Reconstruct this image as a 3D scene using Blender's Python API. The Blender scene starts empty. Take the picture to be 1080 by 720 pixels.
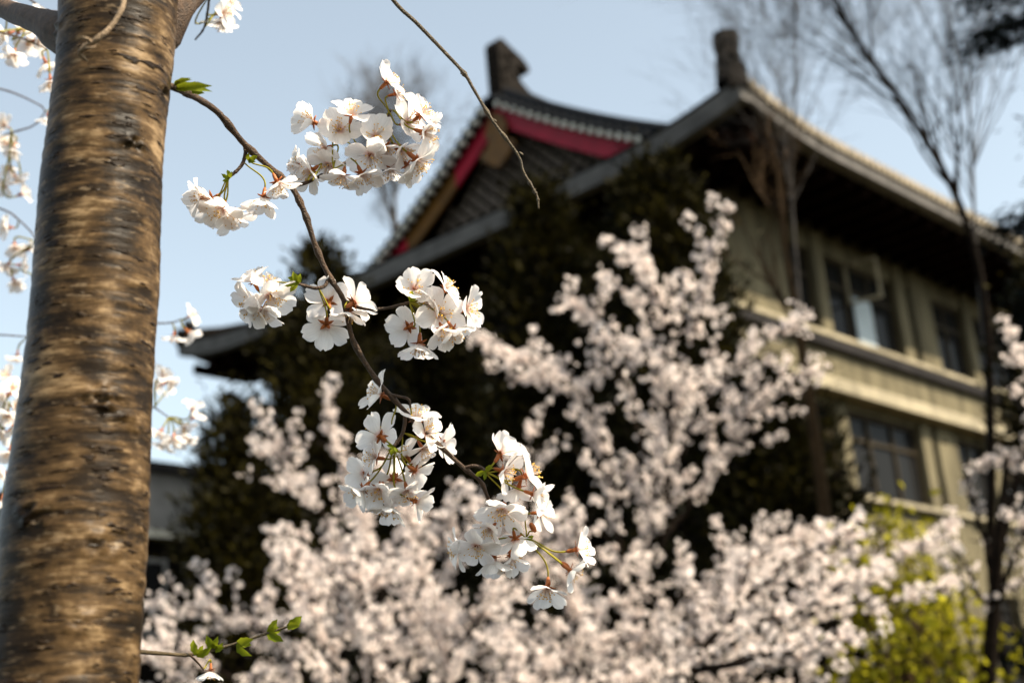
import bpy, math, random
import numpy as np
from mathutils import Vector, Matrix, noise

random.seed(11)
rng = np.random.default_rng(11)
scene = bpy.context.scene
COL = scene.collection

# ------------------------------------------------------------------ camera
FPX = 1461.0                       # focal length in pixels of a 1080 px wide picture
PITCH, ROLL, EYE = math.radians(18.0), 0.085, 1.6
FWD = np.array([0, math.cos(PITCH), math.sin(PITCH)])
UP0 = np.array([0, -math.sin(PITCH), math.cos(PITCH)])
RT0 = np.array([1.0, 0, 0])
AX = math.cos(ROLL) * RT0 - math.sin(ROLL) * UP0
AU = math.sin(ROLL) * RT0 + math.cos(ROLL) * UP0
CAM = np.array([0, 0, EYE])
cd = bpy.data.cameras.new('camera')
cam = bpy.data.objects.new('camera', cd)
COL.objects.link(cam)
cam.matrix_world = Matrix(((AX[0], AU[0], -FWD[0], 0), (AX[1], AU[1], -FWD[1], 0),
                           (AX[2], AU[2], -FWD[2], EYE), (0, 0, 0, 1)))
cd.sensor_width = 36.0
cd.lens = FPX * 36 / 1080
cd.clip_start, cd.clip_end = 0.05, 2000
cd.dof.use_dof = True
cd.dof.focus_distance = 1.02
cd.dof.aperture_fstop = 7.2
scene.camera = cam

# ------------------------------------------------------------------ light
SUN_AZ = np.array([0.90, -0.44])           # towards the sun, on the ground
SUN_EL = math.radians(47)
world = bpy.data.worlds.new('World')
scene.world = world
world.use_nodes = True
wn, wl = world.node_tree.nodes, world.node_tree.links
wn.clear()
w_out = wn.new('ShaderNodeOutputWorld')
w_bg = wn.new('ShaderNodeBackground')
w_sky = wn.new('ShaderNodeTexSky')
w_sky.sky_type = 'NISHITA'
w_sky.sun_disc = False
w_sky.sun_elevation = SUN_EL
w_sky.sun_rotation = math.atan2(SUN_AZ[0], SUN_AZ[1])
w_sky.air_density = 1.0
w_sky.dust_density = 2.5
w_sky.ozone_density = 1.0
w_hsv = wn.new('ShaderNodeHueSaturation')
w_hsv.inputs['Saturation'].default_value = 0.56
wl.new(w_sky.outputs[0], w_hsv.inputs['Color'])
w_wb = wn.new('ShaderNodeMixRGB')
w_wb.blend_type = 'MULTIPLY'
w_wb.inputs[0].default_value = 1.0
w_wb.inputs[2].default_value = (0.96, 1.0, 0.935, 1)     # white balance
wl.new(w_hsv.outputs[0], w_wb.inputs[1])
wl.new(w_wb.outputs[0], w_bg.inputs['Color'])
w_bg.inputs['Strength'].default_value = 0.108
wl.new(w_bg.outputs[0], w_out.inputs[0])
sd = bpy.data.lights.new('sun', 'SUN')
sd.energy = 4.2
sd.angle = math.radians(0.5)
sd.color = (1.0, 0.87, 0.68)
sun = bpy.data.objects.new('sun', sd)
COL.objects.link(sun)
to_sun = Vector((SUN_AZ[0] * math.cos(SUN_EL), SUN_AZ[1] * math.cos(SUN_EL), math.sin(SUN_EL)))
sun.rotation_euler = to_sun.to_track_quat('Z', 'Y').to_euler()
sun.location = (6, -4, 12)

scene.view_settings.view_transform = 'Standard'
scene.view_settings.look = 'None'
scene.view_settings.exposure = 1.42
scene.view_settings.gamma = 1.0
scene.cycles.use_denoising = True
scene.cycles.max_bounces = 6
scene.cycles.transparent_max_bounces = 6

# ------------------------------------------------------------------ helpers
def P(px, py, z):
    """World point seen at photo pixel (px, py), z metres along the optical axis."""
    return CAM + z * (FWD + AX * ((px - 540) / FPX) - AU * ((py - 360) / FPX))

def unit(v):
    v = np.asarray(v, float)
    return v / (np.linalg.norm(v) + 1e-12)

def nz(p, s=1.0):
    return noise.noise(Vector((p[0] * s, p[1] * s, p[2] * s)))

class MB:
    """Collects vertices and faces, then becomes ONE mesh object."""
    def __init__(self):
        self.v, self.f, self.m, self.n = [], [], [], 0
    def add(self, verts, faces, mi=0):
        base = self.n
        self.v.extend([tuple(map(float, p)) for p in verts])
        self.f.extend([tuple(i + base for i in q) for q in faces])
        self.m.extend([mi] * len(faces))
        self.n += len(verts)
    def hexa(self, c, mi=0):
        """c: 8 corners, bottom 4 counter-clockwise then top 4."""
        self.add(c, [(3, 2, 1, 0), (4, 5, 6, 7), (0, 1, 5, 4), (1, 2, 6, 5), (2, 3, 7, 6), (3, 0, 4, 7)], mi)
    def tube(self, pts, rad, seg=8, mi=0, cap=True):
        pts = np.asarray(pts, float)
        n = len(pts)
        tang = np.gradient(pts, axis=0)
        tang /= np.linalg.norm(tang, axis=1)[:, None] + 1e-12
        a = np.array([0, 0, 1.0]) if abs(tang[0][2]) < 0.9 else np.array([1.0, 0, 0])
        u = unit(np.cross(tang[0], a))
        ang = np.arange(seg) * 2 * math.pi / seg
        verts = []
        for i in range(n):
            t = tang[i]
            u = unit(u - t * np.dot(u, t))
            w = np.cross(t, u)
            ring = pts[i] + rad[i] * (np.cos(ang)[:, None] * u + np.sin(ang)[:, None] * w)
            verts.extend(ring)
        faces = []
        for i in range(n - 1):
            for j in range(seg):
                k = (j + 1) % seg
                faces.append((i * seg + j, i * seg + k, (i + 1) * seg + k, (i + 1) * seg + j))
        if cap:
            faces.append(tuple(range(seg))[::-1])
            faces.append(tuple((n - 1) * seg + j for j in range(seg)))
        self.add(verts, faces, mi)
    def ball(self, c, r, seg=8, rings=5, mi=0, ax=None):
        c = np.asarray(c, float)
        M = np.eye(3) if ax is None else ax
        r = np.ones(3) * r
        verts = [c + M @ (np.array([0, 0, -1]) * r)]
        for i in range(1, rings):
            ph = -math.pi / 2 + math.pi * i / rings
            for j in range(seg):
                a = 2 * math.pi * j / seg
                verts.append(c + M @ (np.array([math.cos(ph) * math.cos(a), math.cos(ph) * math.sin(a), math.sin(ph)]) * r))
        verts.append(c + M @ (np.array([0, 0, 1]) * r))
        faces = []
        for j in range(seg):
            faces.append((0, 1 + (j + 1) % seg, 1 + j))
        for i in range(rings - 2):
            for j in range(seg):
                a, b = 1 + i * seg + j, 1 + i * seg + (j + 1) % seg
                faces.append((a, b, b + seg, a + seg))
        last = len(verts) - 1
        o = 1 + (rings - 2) * seg
        for j in range(seg):
            faces.append((last, o + j, o + (j + 1) % seg))
        self.add(verts, faces, mi)
    def mesh(self, name, mats, smooth=False):
        me = bpy.data.meshes.new(name)
        me.from_pydata(self.v, [], self.f)
        for m in (mats if isinstance(mats, (list, tuple)) else [mats]):
            me.materials.append(m)
        if len(me.materials) > 1:
            me.polygons.foreach_set('material_index', self.m)
        if smooth:
            me.polygons.foreach_set('use_smooth', [True] * len(me.polygons))
        me.update()
        return me
    def build(self, name, mats, parent=None, smooth=False):
        return link(name, self.mesh(name, mats, smooth), parent)

def link(name, me, parent=None):
    o = bpy.data.objects.new(name, me)
    COL.objects.link(o)
    if parent is not None:
        o.parent = parent
        o.matrix_parent_inverse = world_matrix(parent).inverted()
    return o

def world_matrix(o):
    m = o.matrix_basis.copy()
    while o.parent is not None:
        m = o.parent.matrix_basis @ o.matrix_parent_inverse @ m if o.parent.parent is None else m
        o = o.parent
    return m

def thing(name, label, cat, loc=(0, 0, 0), group=None):
    o = bpy.data.objects.new(name, None)
    COL.objects.link(o)
    o.location = loc
    o.empty_display_size = 0.1
    return tag(o, label, cat, group)

def tag(o, label, cat, group=None):
    o['label'] = label
    o['category'] = cat
    if group:
        o['group'] = group
    return o

def fast_mesh(name, verts, nv, mats, uv=None):
    """verts (N,3); consecutive runs of nv vertices are one face each."""
    N = len(verts)
    nf = N // nv
    me = bpy.data.meshes.new(name)
    me.vertices.add(N)
    me.vertices.foreach_set('co', np.asarray(verts, np.float32).ravel())
    me.loops.add(N)
    me.loops.foreach_set('vertex_index', np.arange(N, dtype=np.int32))
    me.polygons.add(nf)
    me.polygons.foreach_set('loop_start', np.arange(0, N, nv, dtype=np.int32))
    me.polygons.foreach_set('loop_total', np.full(nf, nv, dtype=np.int32))
    for m in mats:
        me.materials.append(m)
    me.update(calc_edges=True)
    me.validate()
    return me

def spline(ctrl, n):
    """Catmull-Rom through ctrl (k, d) sampled at n points."""
    c = np.asarray(ctrl, float)
    c = np.vstack([2 * c[0] - c[1], c, 2 * c[-1] - c[-2]])
    k = len(c) - 3
    out = []
    for i in range(n):
        s = i / (n - 1) * k
        j = min(int(s), k - 1)
        t = s - j
        p0, p1, p2, p3 = c[j:j + 4]
        out.append(0.5 * (2 * p1 + (p2 - p0) * t + (2 * p0 - 5 * p1 + 4 * p2 - p3) * t * t + (3 * p1 - p0 - 3 * p2 + p3) * t ** 3))
    return np.array(out)

# ------------------------------------------------------------------ materials
def new_mat(name):
    m = bpy.data.materials.new(name)
    m.use_nodes = True
    nt = m.node_tree
    b = nt.nodes['Principled BSDF']
    return m, nt.nodes, nt.links, b

def plain(name, col, rough=0.7, var=0.25, scale=6.0, bump=0.0, bscale=40.0, spec=0.3, stretch=(1, 1, 1)):
    """Principled with noise-varied colour and optional bump."""
    m, n, l, b = new_mat(name)
    tc = n.new('ShaderNodeTexCoord')
    mp = n.new('ShaderNodeMapping')
    mp.inputs['Scale'].default_value = stretch
    l.new(tc.outputs['Object'], mp.inputs[0])
    t = n.new('ShaderNodeTexNoise')
    t.inputs['Scale'].default_value = scale
    t.inputs['Detail'].default_value = 5
    l.new(mp.outputs[0], t.inputs['Vector'])
    r = n.new('ShaderNodeValToRGB')
    r.color_ramp.elements[0].position, r.color_ramp.elements[1].position = 0.3, 0.7
    r.color_ramp.elements[0].color = tuple(c * (1 - var) for c in col) + (1,)
    r.color_ramp.elements[1].color = tuple(min(1, c * (1 + var)) for c in col) + (1,)
    l.new(t.outputs['Fac'], r.inputs[0])
    l.new(r.outputs[0], b.inputs['Base Color'])
    b.inputs['Roughness'].default_value = rough
    b.inputs['Specular IOR Level'].default_value = spec
    if bump:
        t2 = n.new('ShaderNodeTexNoise')
        t2.inputs['Scale'].default_value = bscale
        t2.inputs['Detail'].default_value = 4
        l.new(mp.outputs[0], t2.inputs['Vector'])
        bp = n.new('ShaderNodeBump')
        bp.inputs['Strength'].default_value = bump
        bp.inputs['Distance'].default_value = 0.02
        l.new(t2.outputs['Fac'], bp.inputs['Height'])
        l.new(bp.outputs[0], b.inputs['Normal'])
    return m

def leafy(name, col, trans=0.35, var=0.3, col2=None, rough=0.6, gloss=0.006):
    """Thin leaf or petal: diffuse and translucent, colour varied from piece to piece."""
    m = bpy.data.materials.new(name)
    m.use_nodes = True
    n, l = m.node_tree.nodes, m.node_tree.links
    n.clear()
    o = n.new('ShaderNodeOutputMaterial')
    geo = n.new('ShaderNodeNewGeometry')
    ramp = n.new('ShaderNodeValToRGB')
    c2 = col2 or col
    ramp.color_ramp.elements[0].color = tuple(c * (1 - var) for c in col) + (1,)
    ramp.color_ramp.elements[1].color = tuple(min(1, c * (1 + var * 0.6)) for c in c2) + (1,)
    l.new(geo.outputs['Random Per Island'], ramp.inputs[0])
    d = n.new('ShaderNodeBsdfDiffuse')
    t = n.new('ShaderNodeBsdfTranslucent')
    mx = n.new('ShaderNodeMixShader')
    mx.inputs[0].default_value = trans
    l.new(ramp.outputs[0], d.inputs['Color'])
    l.new(ramp.outputs[0], t.inputs['Color'])
    l.new(d.outputs[0], mx.inputs[1])
    l.new(t.outputs[0], mx.inputs[2])
    g = n.new('ShaderNodeBsdfGlossy')
    g.inputs['Roughness'].default_value = rough
    mx2 = n.new('ShaderNodeMixShader')
    mx2.inputs[0].default_value = gloss
    l.new(mx.outputs[0], mx2.inputs[1])
    l.new(g.outputs[0], mx2.inputs[2])
    l.new(mx2.outputs[0], o.inputs[0])
    return m

def petal_material():
    m = bpy.data.materials.new('cherry petal')
    m.use_nodes = True
    n, l = m.node_tree.nodes, m.node_tree.links
    n.clear()
    o = n.new('ShaderNodeOutputMaterial')
    uv = n.new('ShaderNodeUVMap')
    uv.uv_map = 'petal'
    sep = n.new('ShaderNodeSeparateXYZ')
    l.new(uv.outputs[0], sep.inputs[0])
    ramp = n.new('ShaderNodeValToRGB')
    e = ramp.color_ramp.elements
    e[0].position, e[0].color = 0.03, (0.84, 0.52, 0.44, 1)
    e[1].position, e[1].color = 1.0, (0.93, 0.89, 0.87, 1)
    x = e.new(0.2); x.color = (0.91, 0.85, 0.80, 1)
    x = e.new(0.5); x.color = (0.93, 0.90, 0.88, 1)
    l.new(sep.outputs['Y'], ramp.inputs[0])
    # fine veins running from base to tip
    wv = n.new('ShaderNodeTexNoise')
    mp = n.new('ShaderNodeMapping')
    mp.inputs['Scale'].default_value = (26, 2.2, 1)
    l.new(uv.outputs[0], mp.inputs[0])
    l.new(mp.outputs[0], wv.inputs['Vector'])
    wv.inputs['Scale'].default_value = 1.0
    wv.inputs['Detail'].default_value = 2
    vr = n.new('ShaderNodeMapRange')
    vr.inputs[1].default_value, vr.inputs[2].default_value = 0.35, 0.65
    vr.inputs[3].default_value, vr.inputs[4].default_value = 0.93, 1.03
    l.new(wv.outputs['Fac'], vr.inputs[0])
    mul = n.new('ShaderNodeMixRGB')
    mul.blend_type = 'MULTIPLY'
    mul.inputs[0].default_value = 1
    l.new(ramp.outputs[0], mul.inputs[1])
    l.new(vr.outputs[0], mul.inputs[2])
    bp = n.new('ShaderNodeBump')
    bp.inputs['Strength'].default_value = 0.35
    bp.inputs['Distance'].default_value = 0.0006
    l.new(wv.outputs['Fac'], bp.inputs['Height'])
    d = n.new('ShaderNodeBsdfDiffuse')
    t = n.new('ShaderNodeBsdfTranslucent')
    mx = n.new('ShaderNodeMixShader')
    mx.inputs[0].default_value = 0.52
    for s in (d, t):
        l.new(mul.outputs[0], s.inputs['Color'])
        l.new(bp.outputs[0], s.inputs['Normal'])
    l.new(d.outputs[0], mx.inputs[1])
    l.new(t.outputs[0], mx.inputs[2])
    g = n.new('ShaderNodeBsdfGlossy')
    g.inputs['Roughness'].default_value = 0.45
    mx2 = n.new('ShaderNodeMixShader')
    mx2.inputs[0].default_value = 0.03
    l.new(mx.outputs[0], mx2.inputs[1])
    l.new(g.outputs[0], mx2.inputs[2])
    l.new(mx2.outputs[0], o.inputs[0])
    return m

def cherry_bark():
    m, n, l, b = new_mat('cherry bark')
    tc = n.new('ShaderNodeTexCoord')
    def nse(scale, sx, sz, det=5, rough=0.55, dist=0.0):
        mp = n.new('ShaderNodeMapping')
        mp.inputs['Scale'].default_value = (sx, sx, sz)
        l.new(tc.outputs['Object'], mp.inputs[0])
        t = n.new('ShaderNodeTexNoise')
        t.inputs['Scale'].default_value = scale
        t.inputs['Detail'].default_value = det
        t.inputs['Roughness'].default_value = rough
        t.inputs['Distortion'].default_value = dist
        l.new(mp.outputs[0], t.inputs['Vector'])
        return t
    streak = nse(1, 44, 260, 5, 0.62, 0.15)       # thin horizontal streaks
    band = nse(1, 20, 62, 4, 0.6, 0.2)           # broad horizontal bands
    patch = nse(1, 24, 26, 6, 0.65, 0.3)              # big worn patches
    a = n.new('ShaderNodeMath'); a.operation = 'MULTIPLY_ADD'
    a.inputs[1].default_value = 0.31
    l.new(streak.outputs['Fac'], a.inputs[0])
    bb = n.new('ShaderNodeMath'); bb.operation = 'MULTIPLY'; bb.inputs[1].default_value = 0.24
    l.new(band.outputs['Fac'], bb.inputs[0])
    c = n.new('ShaderNodeMath'); c.operation = 'MULTIPLY_ADD'; c.inputs[1].default_value = 0.46
    l.new(patch.outputs['Fac'], c.inputs[0])
    l.new(bb.outputs[0], c.inputs[2])
    l.new(c.outputs[0], a.inputs[2])
    r = n.new('ShaderNodeValToRGB')
    e = r.color_ramp.elements
    e[0].position, e[0].color = 0.40, (0.006, 0.0035, 0.0015, 1)
    e[1].position, e[1].color = 0.63, (0.27, 0.183, 0.098, 1)
    x = e.new(0.475); x.color = (0.017, 0.010, 0.004, 1)
    x = e.new(0.545); x.color = (0.076, 0.045, 0.019, 1)
    l.new(a.outputs[0], r.inputs[0])
    # lenticels: dark corky dashes
    ln = nse(1, 62, 230, 2, 0.5, 0.1)
    lm = n.new('ShaderNodeMapRange')
    lm.inputs[1].default_value, lm.inputs[2].default_value = 0.62, 0.69
    l.new(ln.outputs['Fac'], lm.inputs[0])
    mx = n.new('ShaderNodeMixRGB')
    mx.inputs[2].default_value = (0.014, 0.008, 0.004, 1)
    l.new(lm.outputs[0], mx.inputs[0])
    l.new(r.outputs[0], mx.inputs[1])
    fk = nse(1, 85, 330, 3, 0.6, 0.1)
    fm = n.new('ShaderNodeMapRange')
    fm.inputs[1].default_value, fm.inputs[2].default_value = 0.60, 0.70
    fm.inputs[3].default_value, fm.inputs[4].default_value = 0.0, 0.38
    l.new(fk.outputs['Fac'], fm.inputs[0])
    mx3 = n.new('ShaderNodeMixRGB')
    mx3.inputs[2].default_value = (0.30, 0.215, 0.13, 1)
    l.new(fm.outputs[0], mx3.inputs[0])
    l.new(mx.outputs[0], mx3.inputs[1])
    l.new(mx3.outputs[0], b.inputs['Base Color'])
    b.inputs['Roughness'].default_value = 0.40
    b.inputs['Specular IOR Level'].default_value = 0.11
    bp = n.new('ShaderNodeBump')
    bp.inputs['Strength'].default_value = 0.55
    bp.inputs['Distance'].default_value = 0.004
    sm = n.new('ShaderNodeMath'); sm.operation = 'ADD'
    l.new(a.outputs[0], sm.inputs[0]); l.new(lm.outputs[0], sm.inputs[1])
    l.new(sm.outputs[0], bp.inputs['Height'])
    l.new(bp.outputs[0], b.inputs['Normal'])
    return m

M = {}
M['bark'] = cherry_bark()
M['twig'] = plain('cherry twig bark', (0.065, 0.036, 0.018), 0.6, 0.45, 260, 0.5, 900, 0.35)
M['olive_twig'] = plain('young twig bark', (0.07, 0.048, 0.020), 0.5, 0.35, 220, 0.4, 900, 0.4)
M['dead_twig'] = plain('dead twig', (0.22, 0.155, 0.095), 0.7, 0.3, 200, 0.4, 700)
M['dark_bark'] = plain('dark tree bark', (0.010, 0.007, 0.005), 0.85, 0.4, 12, 0.5, 40, spec=0.04)
M['grey_bark'] = plain('grey twig bark', (0.085, 0.075, 0.068), 0.85, 0.35, 9, spec=0.08)
M['brown_bark'] = plain('brown twig bark', (0.045, 0.027, 0.013), 0.85, 0.5, 9, spec=0.08)
M['petal'] = petal_material()
M['calyx'] = plain('calyx', (0.33, 0.095, 0.020), 0.5, 0.45, 400)
M['stalk'] = leafy('flower stalk', (0.24, 0.26, 0.025), 0.25, 0.25, (0.30, 0.24, 0.03))
M['filament'] = leafy('stamen filament', (0.80, 0.66, 0.55), 0.3, 0.1)
M['anther'] = plain('anther', (0.72, 0.42, 0.06), 0.6, 0.2, 300)
M['young_leaf'] = leafy('young leaf', (0.17, 0.22, 0.012), 0.45, 0.3, (0.24, 0.26, 0.014))
M['bloom'] = leafy('far cherry blossom', (0.82, 0.72, 0.675), 0.55, 0.06, (0.87, 0.79, 0.745))
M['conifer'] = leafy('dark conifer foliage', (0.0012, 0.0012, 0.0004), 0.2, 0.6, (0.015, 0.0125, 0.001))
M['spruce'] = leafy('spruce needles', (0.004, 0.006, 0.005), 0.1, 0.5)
M['shrub_leaf'] = leafy('yellow green leaf', (0.13, 0.13, 0.008), 0.35, 0.75, (0.32, 0.29, 0.014))
M['wall'] = plain('pale rendered wall', (0.105, 0.090, 0.056), 0.85, 0.45, 2.6, 0.3, 30, stretch=(1, 1, 0.22), spec=0.10)
M['sill'] = plain('pale stone ledge', (0.25, 0.215, 0.145), 0.8, 0.35, 2.4)
M['coping'] = plain('dark coping', (0.022, 0.020, 0.020), 0.7, 0.3, 3.0, spec=0.05)
M['fascia'] = plain('grey concrete fascia', (0.095, 0.088, 0.082), 0.7, 0.3, 2.5, 0.3, 30, spec=0.12)
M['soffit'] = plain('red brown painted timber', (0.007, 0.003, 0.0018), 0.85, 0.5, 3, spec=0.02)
M['roof'] = plain('black roof tile', (0.007, 0.008, 0.010), 0.6, 0.35, 4, spec=0.08)
M['ridge'] = plain('weathered ridge tile', (0.011, 0.009, 0.0075), 0.85, 0.5, 9, 0.6, 30, spec=0.05)
M['tile_end'] = plain('pale tile end', (0.60, 0.56, 0.47), 0.35, 0.3, 11, spec=0.5)
M['red'] = plain('crimson painted board', (0.33, 0.003, 0.022), 0.55, 0.2, 3)
M['gold'] = plain('ochre painted board', (0.12, 0.05, 0.002), 0.55, 0.3, 5)
M['eave_tile'] = plain('eave tile in painted sunlight', (0.30, 0.25, 0.18), 0.75, 0.35, 5)  # cream colour carries the sunlight on the long front's eave
M['lattice'] = plain('grey gable tile', (0.15, 0.12, 0.098), 0.85, 0.25, 8, 0.3, 60, spec=0.08)
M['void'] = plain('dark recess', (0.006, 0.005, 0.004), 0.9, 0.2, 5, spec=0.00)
M['frame'] = plain('painted window frame', (0.028, 0.021, 0.012), 0.6, 0.2, 5, spec=0.08)
M['annex'] = plain('grey annex cladding', (0.20, 0.19, 0.18), 0.8, 0.2, 1.5)
M['ground'] = plain('grassy earth', (0.022, 0.020, 0.010), 0.95, 0.5, 0.8, 0.6, 6, spec=0.00)
gm, gn, gl, gb = new_mat('window glass')
gb.inputs['Base Color'].default_value = (0.012, 0.012, 0.012, 1)
gb.inputs['Roughness'].default_value = 0.04
gb.inputs['Specular IOR Level'].default_value = 0.02
gt = gn.new('ShaderNodeTexNoise'); gt.inputs['Scale'].default_value = 1.5
gbp = gn.new('ShaderNodeBump'); gbp.inputs['Strength'].default_value = 0.05; gbp.inputs['Distance'].default_value = 0.02
gl.new(gt.outputs['Fac'], gbp.inputs['Height']); gl.new(gbp.outputs[0], gb.inputs['Normal'])
M['glass'] = gm
M['sky_paint'] = plain('painted sky reflection', (0.28, 0.33, 0.36), 0.5, 0.1, 6)  # flat pale blue stands in for sky reflected in the glass

# ------------------------------------------------------------------ ground
g = MB()
GN = 60
xs = np.concatenate([[-900, -300, -120], np.linspace(-50, 60, GN), [130, 320, 900]])
ys = np.concatenate([[-300, -80], np.linspace(-20, 90, GN), [150, 350, 1200]])
gv, gf = [], []
for yy in ys:
    for xx in xs:
        gv.append((xx, yy, 0.12 * noise.noise(Vector((xx * 0.15, yy * 0.15, 0)))))
for j in range(len(ys) - 1):
    for i in range(len(xs) - 1):
        a = j * len(xs) + i
        gf.append((a, a + 1, a + 1 + len(xs), a + len(xs)))
g.add(gv, gf)
go = g.build('ground', M['ground'], smooth=True)
go['kind'] = 'structure'

# ------------------------------------------------------------------ the hall with its hip-and-gable roof
SC = 1.15
AZ = math.radians(41.9)
RV = np.array([math.sin(AZ), math.cos(AZ), 0.0])     # along the long front, away to the right
LV = np.array([-math.cos(AZ), math.sin(AZ), 0.0])    # along the gable end, away to the left
def B(r, l, z):
    """Hall coordinates: r along the long front, l along the gable end, z above the eye."""
    return SC * (r * RV + l * LV + np.array([0, 0, z])) + CAM
ZG = -(EYE - 0.0) / SC - 0.15        # below the ground
RE0, LE0, LE1, RE1 = 15.55, 9.2, 23.2, 50.0          # eave rectangle
RW0, LW0, LW1, RW1 = 17.15, 10.8, 21.6, 48.4         # wall rectangle
LC = (LE0 + LE1) / 2
RG = 18.60                                           # gable plane
def zroof(d):
    return 9.12 + 0.3215 * d + 0.0306 * d * d
def lift(r, l):
    """Upturned corners of the eaves."""
    u = 0.0
    for cr in (RE0, RE1):
        for cl in (LE0, LE1):
            dc = abs(r - cr) + abs(l - cl)
            u += 0.34 * max(0.0, 1 - dc / 2.6) ** 2
    return u
hall = thing('temple_roofed_hall', 'pale two-tone hall with dark upturned hip-and-gable tiled roof above the blossom', 'building', tuple(B(RW0, LW0, ZG)))

def bbox(mb, r0, r1, l0, l1, z0, z1, mi=0):
    mb.hexa([B(r0, l0, z0), B(r1, l0, z0), B(r1, l1, z0), B(r0, l1, z0),
             B(r0, l0, z1), B(r1, l0, z1), B(r1, l1, z1), B(r0, l1, z1)][::1], mi)

def grid_surf(mb, rs, ls, zf, mi=0):
    v, f = [], []
    for r_ in rs:
        for l_ in ls:
            v.append(B(r_, l_, zf(r_, l_)))
    n = len(ls)
    for i in range(len(rs) - 1):
        for j in range(n - 1):
            f.append((i * n + j, (i + 1) * n + j, (i + 1) * n + j + 1, i * n + j + 1))
    mb.add(v, f, mi)

# roof skin
rf = MB()
ls_all = np.concatenate([np.linspace(LE0, LE0 + 2.7, 13), np.linspace(LE0 + 3.0, LE1 - 3.0, 27), np.linspace(LE1 - 2.7, LE1, 13)])
dl = lambda l: min(l - LE0, LE1 - l)
grid_surf(rf, np.linspace(RE0, RG, 13), ls_all, lambda r, l: zroof(min(dl(l), r - RE0)) + lift(r, l))
grid_surf(rf, np.concatenate([np.linspace(RG, RE1 - 7, 8), np.linspace(RE1 - 6.6, RE1, 14)]), ls_all, lambda r, l: zroof(min(dl(l), RE1 - r)) + lift(r, l))
grid_surf(rf, [RG - 0.55, RG], [l for l in ls_all if dl(l) > 2.5], lambda r, l: zroof(dl(l)) + 0.004)
roof = rf.build('roof', M['roof'], hall)
# round tile rolls up the long front slope
rl = MB()
for r_ in np.arange(RG + 0.2, 44, 0.42):
    pts = [B(r_, LE0 + d, zroof(d) + lift(r_, LE0 + d) + 0.02) for d in np.linspace(0, 6.8, 8)]
    rl.tube(pts, [0.085] * 8, 6)
rl.build('roof_tile', M['roof'], roof)
# tile ends along the eaves
te = MB()
for r_ in np.arange(RE0 + 0.1, 44, 0.19):
    z = zroof(0) + lift(r_, LE0) - 0.03
    te.tube([B(r_, LE0 - 0.07, z), B(r_, LE0 + 0.1, z + 0.03)], [0.088, 0.088], 10)
te.build('eave_tile', M['eave_tile'], roof)
# fascia boards, one mesh per side
def strip(mb, pts_out, pts_in, ztop, zbot, mi=0):
    n = len(pts_out)
    v, f = [], []
    for (a, b) in zip(pts_out, pts_in):
        for (rr, ll) in (a, b):
            u = lift(*a)
            v.append(B(rr, ll, zbot + u)); v.append(B(rr, ll, ztop + u))
    for i in range(n - 1):
        o, p = i * 4, (i + 1) * 4
        f += [(o, p, p + 1, o + 1), (o + 2, o + 3, p + 3, p + 2), (o, o + 2, p + 2, p), (o + 1, p + 1, p + 3, o + 3)]
    f += [(0, 1, 3, 2), (4 * n - 4, 4 * n - 2, 4 * n - 1, 4 * n - 3)]
    mb.add(v, f, mi)
rr = np.concatenate([np.linspace(RE0, RE0 + 3, 12), np.linspace(RE0 + 3.5, RE1 - 3.5, 12), np.linspace(RE1 - 3, RE1, 12)])
ll = np.concatenate([np.linspace(LE0, LE0 + 3, 12), np.linspace(LE0 + 3.5, LE1 - 3.5, 8), np.linspace(LE1 - 3, LE1, 12)])
mb = MB(); strip(mb, [(r, LE0) for r in rr], [(r, LE0 + 0.22) for r in rr], 9.04, 8.86); mb.build('fascia', M['fascia'], hall)
mb = MB(); strip(mb, [(RE0 + 0.002, l) for l in ll], [(RE0 + 0.22, l) for l in ll], 9.06, 8.76); mb.build('fascia', M['fascia'], hall)
mb = MB(); strip(mb, [(r, LE1) for r in rr], [(r, LE1 - 0.22) for r in rr], 9.04, 8.86); mb.build('fascia', M['fascia'], hall)
mb = MB(); strip(mb, [(RE1, l) for l in ll], [(RE1 - 0.22, l) for l in ll], 9.06, 8.76); mb.build('fascia', M['fascia'], hall)
# soffit ring with rafters
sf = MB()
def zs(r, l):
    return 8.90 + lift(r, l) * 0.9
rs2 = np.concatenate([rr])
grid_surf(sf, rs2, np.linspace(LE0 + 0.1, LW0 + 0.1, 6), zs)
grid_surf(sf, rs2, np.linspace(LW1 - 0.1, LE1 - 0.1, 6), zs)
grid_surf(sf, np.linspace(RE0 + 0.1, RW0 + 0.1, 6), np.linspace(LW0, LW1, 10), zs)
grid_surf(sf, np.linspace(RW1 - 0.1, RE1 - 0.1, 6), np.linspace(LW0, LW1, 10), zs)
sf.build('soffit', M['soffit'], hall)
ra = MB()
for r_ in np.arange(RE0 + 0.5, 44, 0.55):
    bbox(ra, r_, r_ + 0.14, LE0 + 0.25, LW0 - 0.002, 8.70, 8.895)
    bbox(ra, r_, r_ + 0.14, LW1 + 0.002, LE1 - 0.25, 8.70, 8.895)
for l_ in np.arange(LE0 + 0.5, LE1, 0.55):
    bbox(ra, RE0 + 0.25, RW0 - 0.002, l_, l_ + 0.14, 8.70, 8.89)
ra.build('rafter', M['soffit'], hall)['kind'] = 'stuff'

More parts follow.
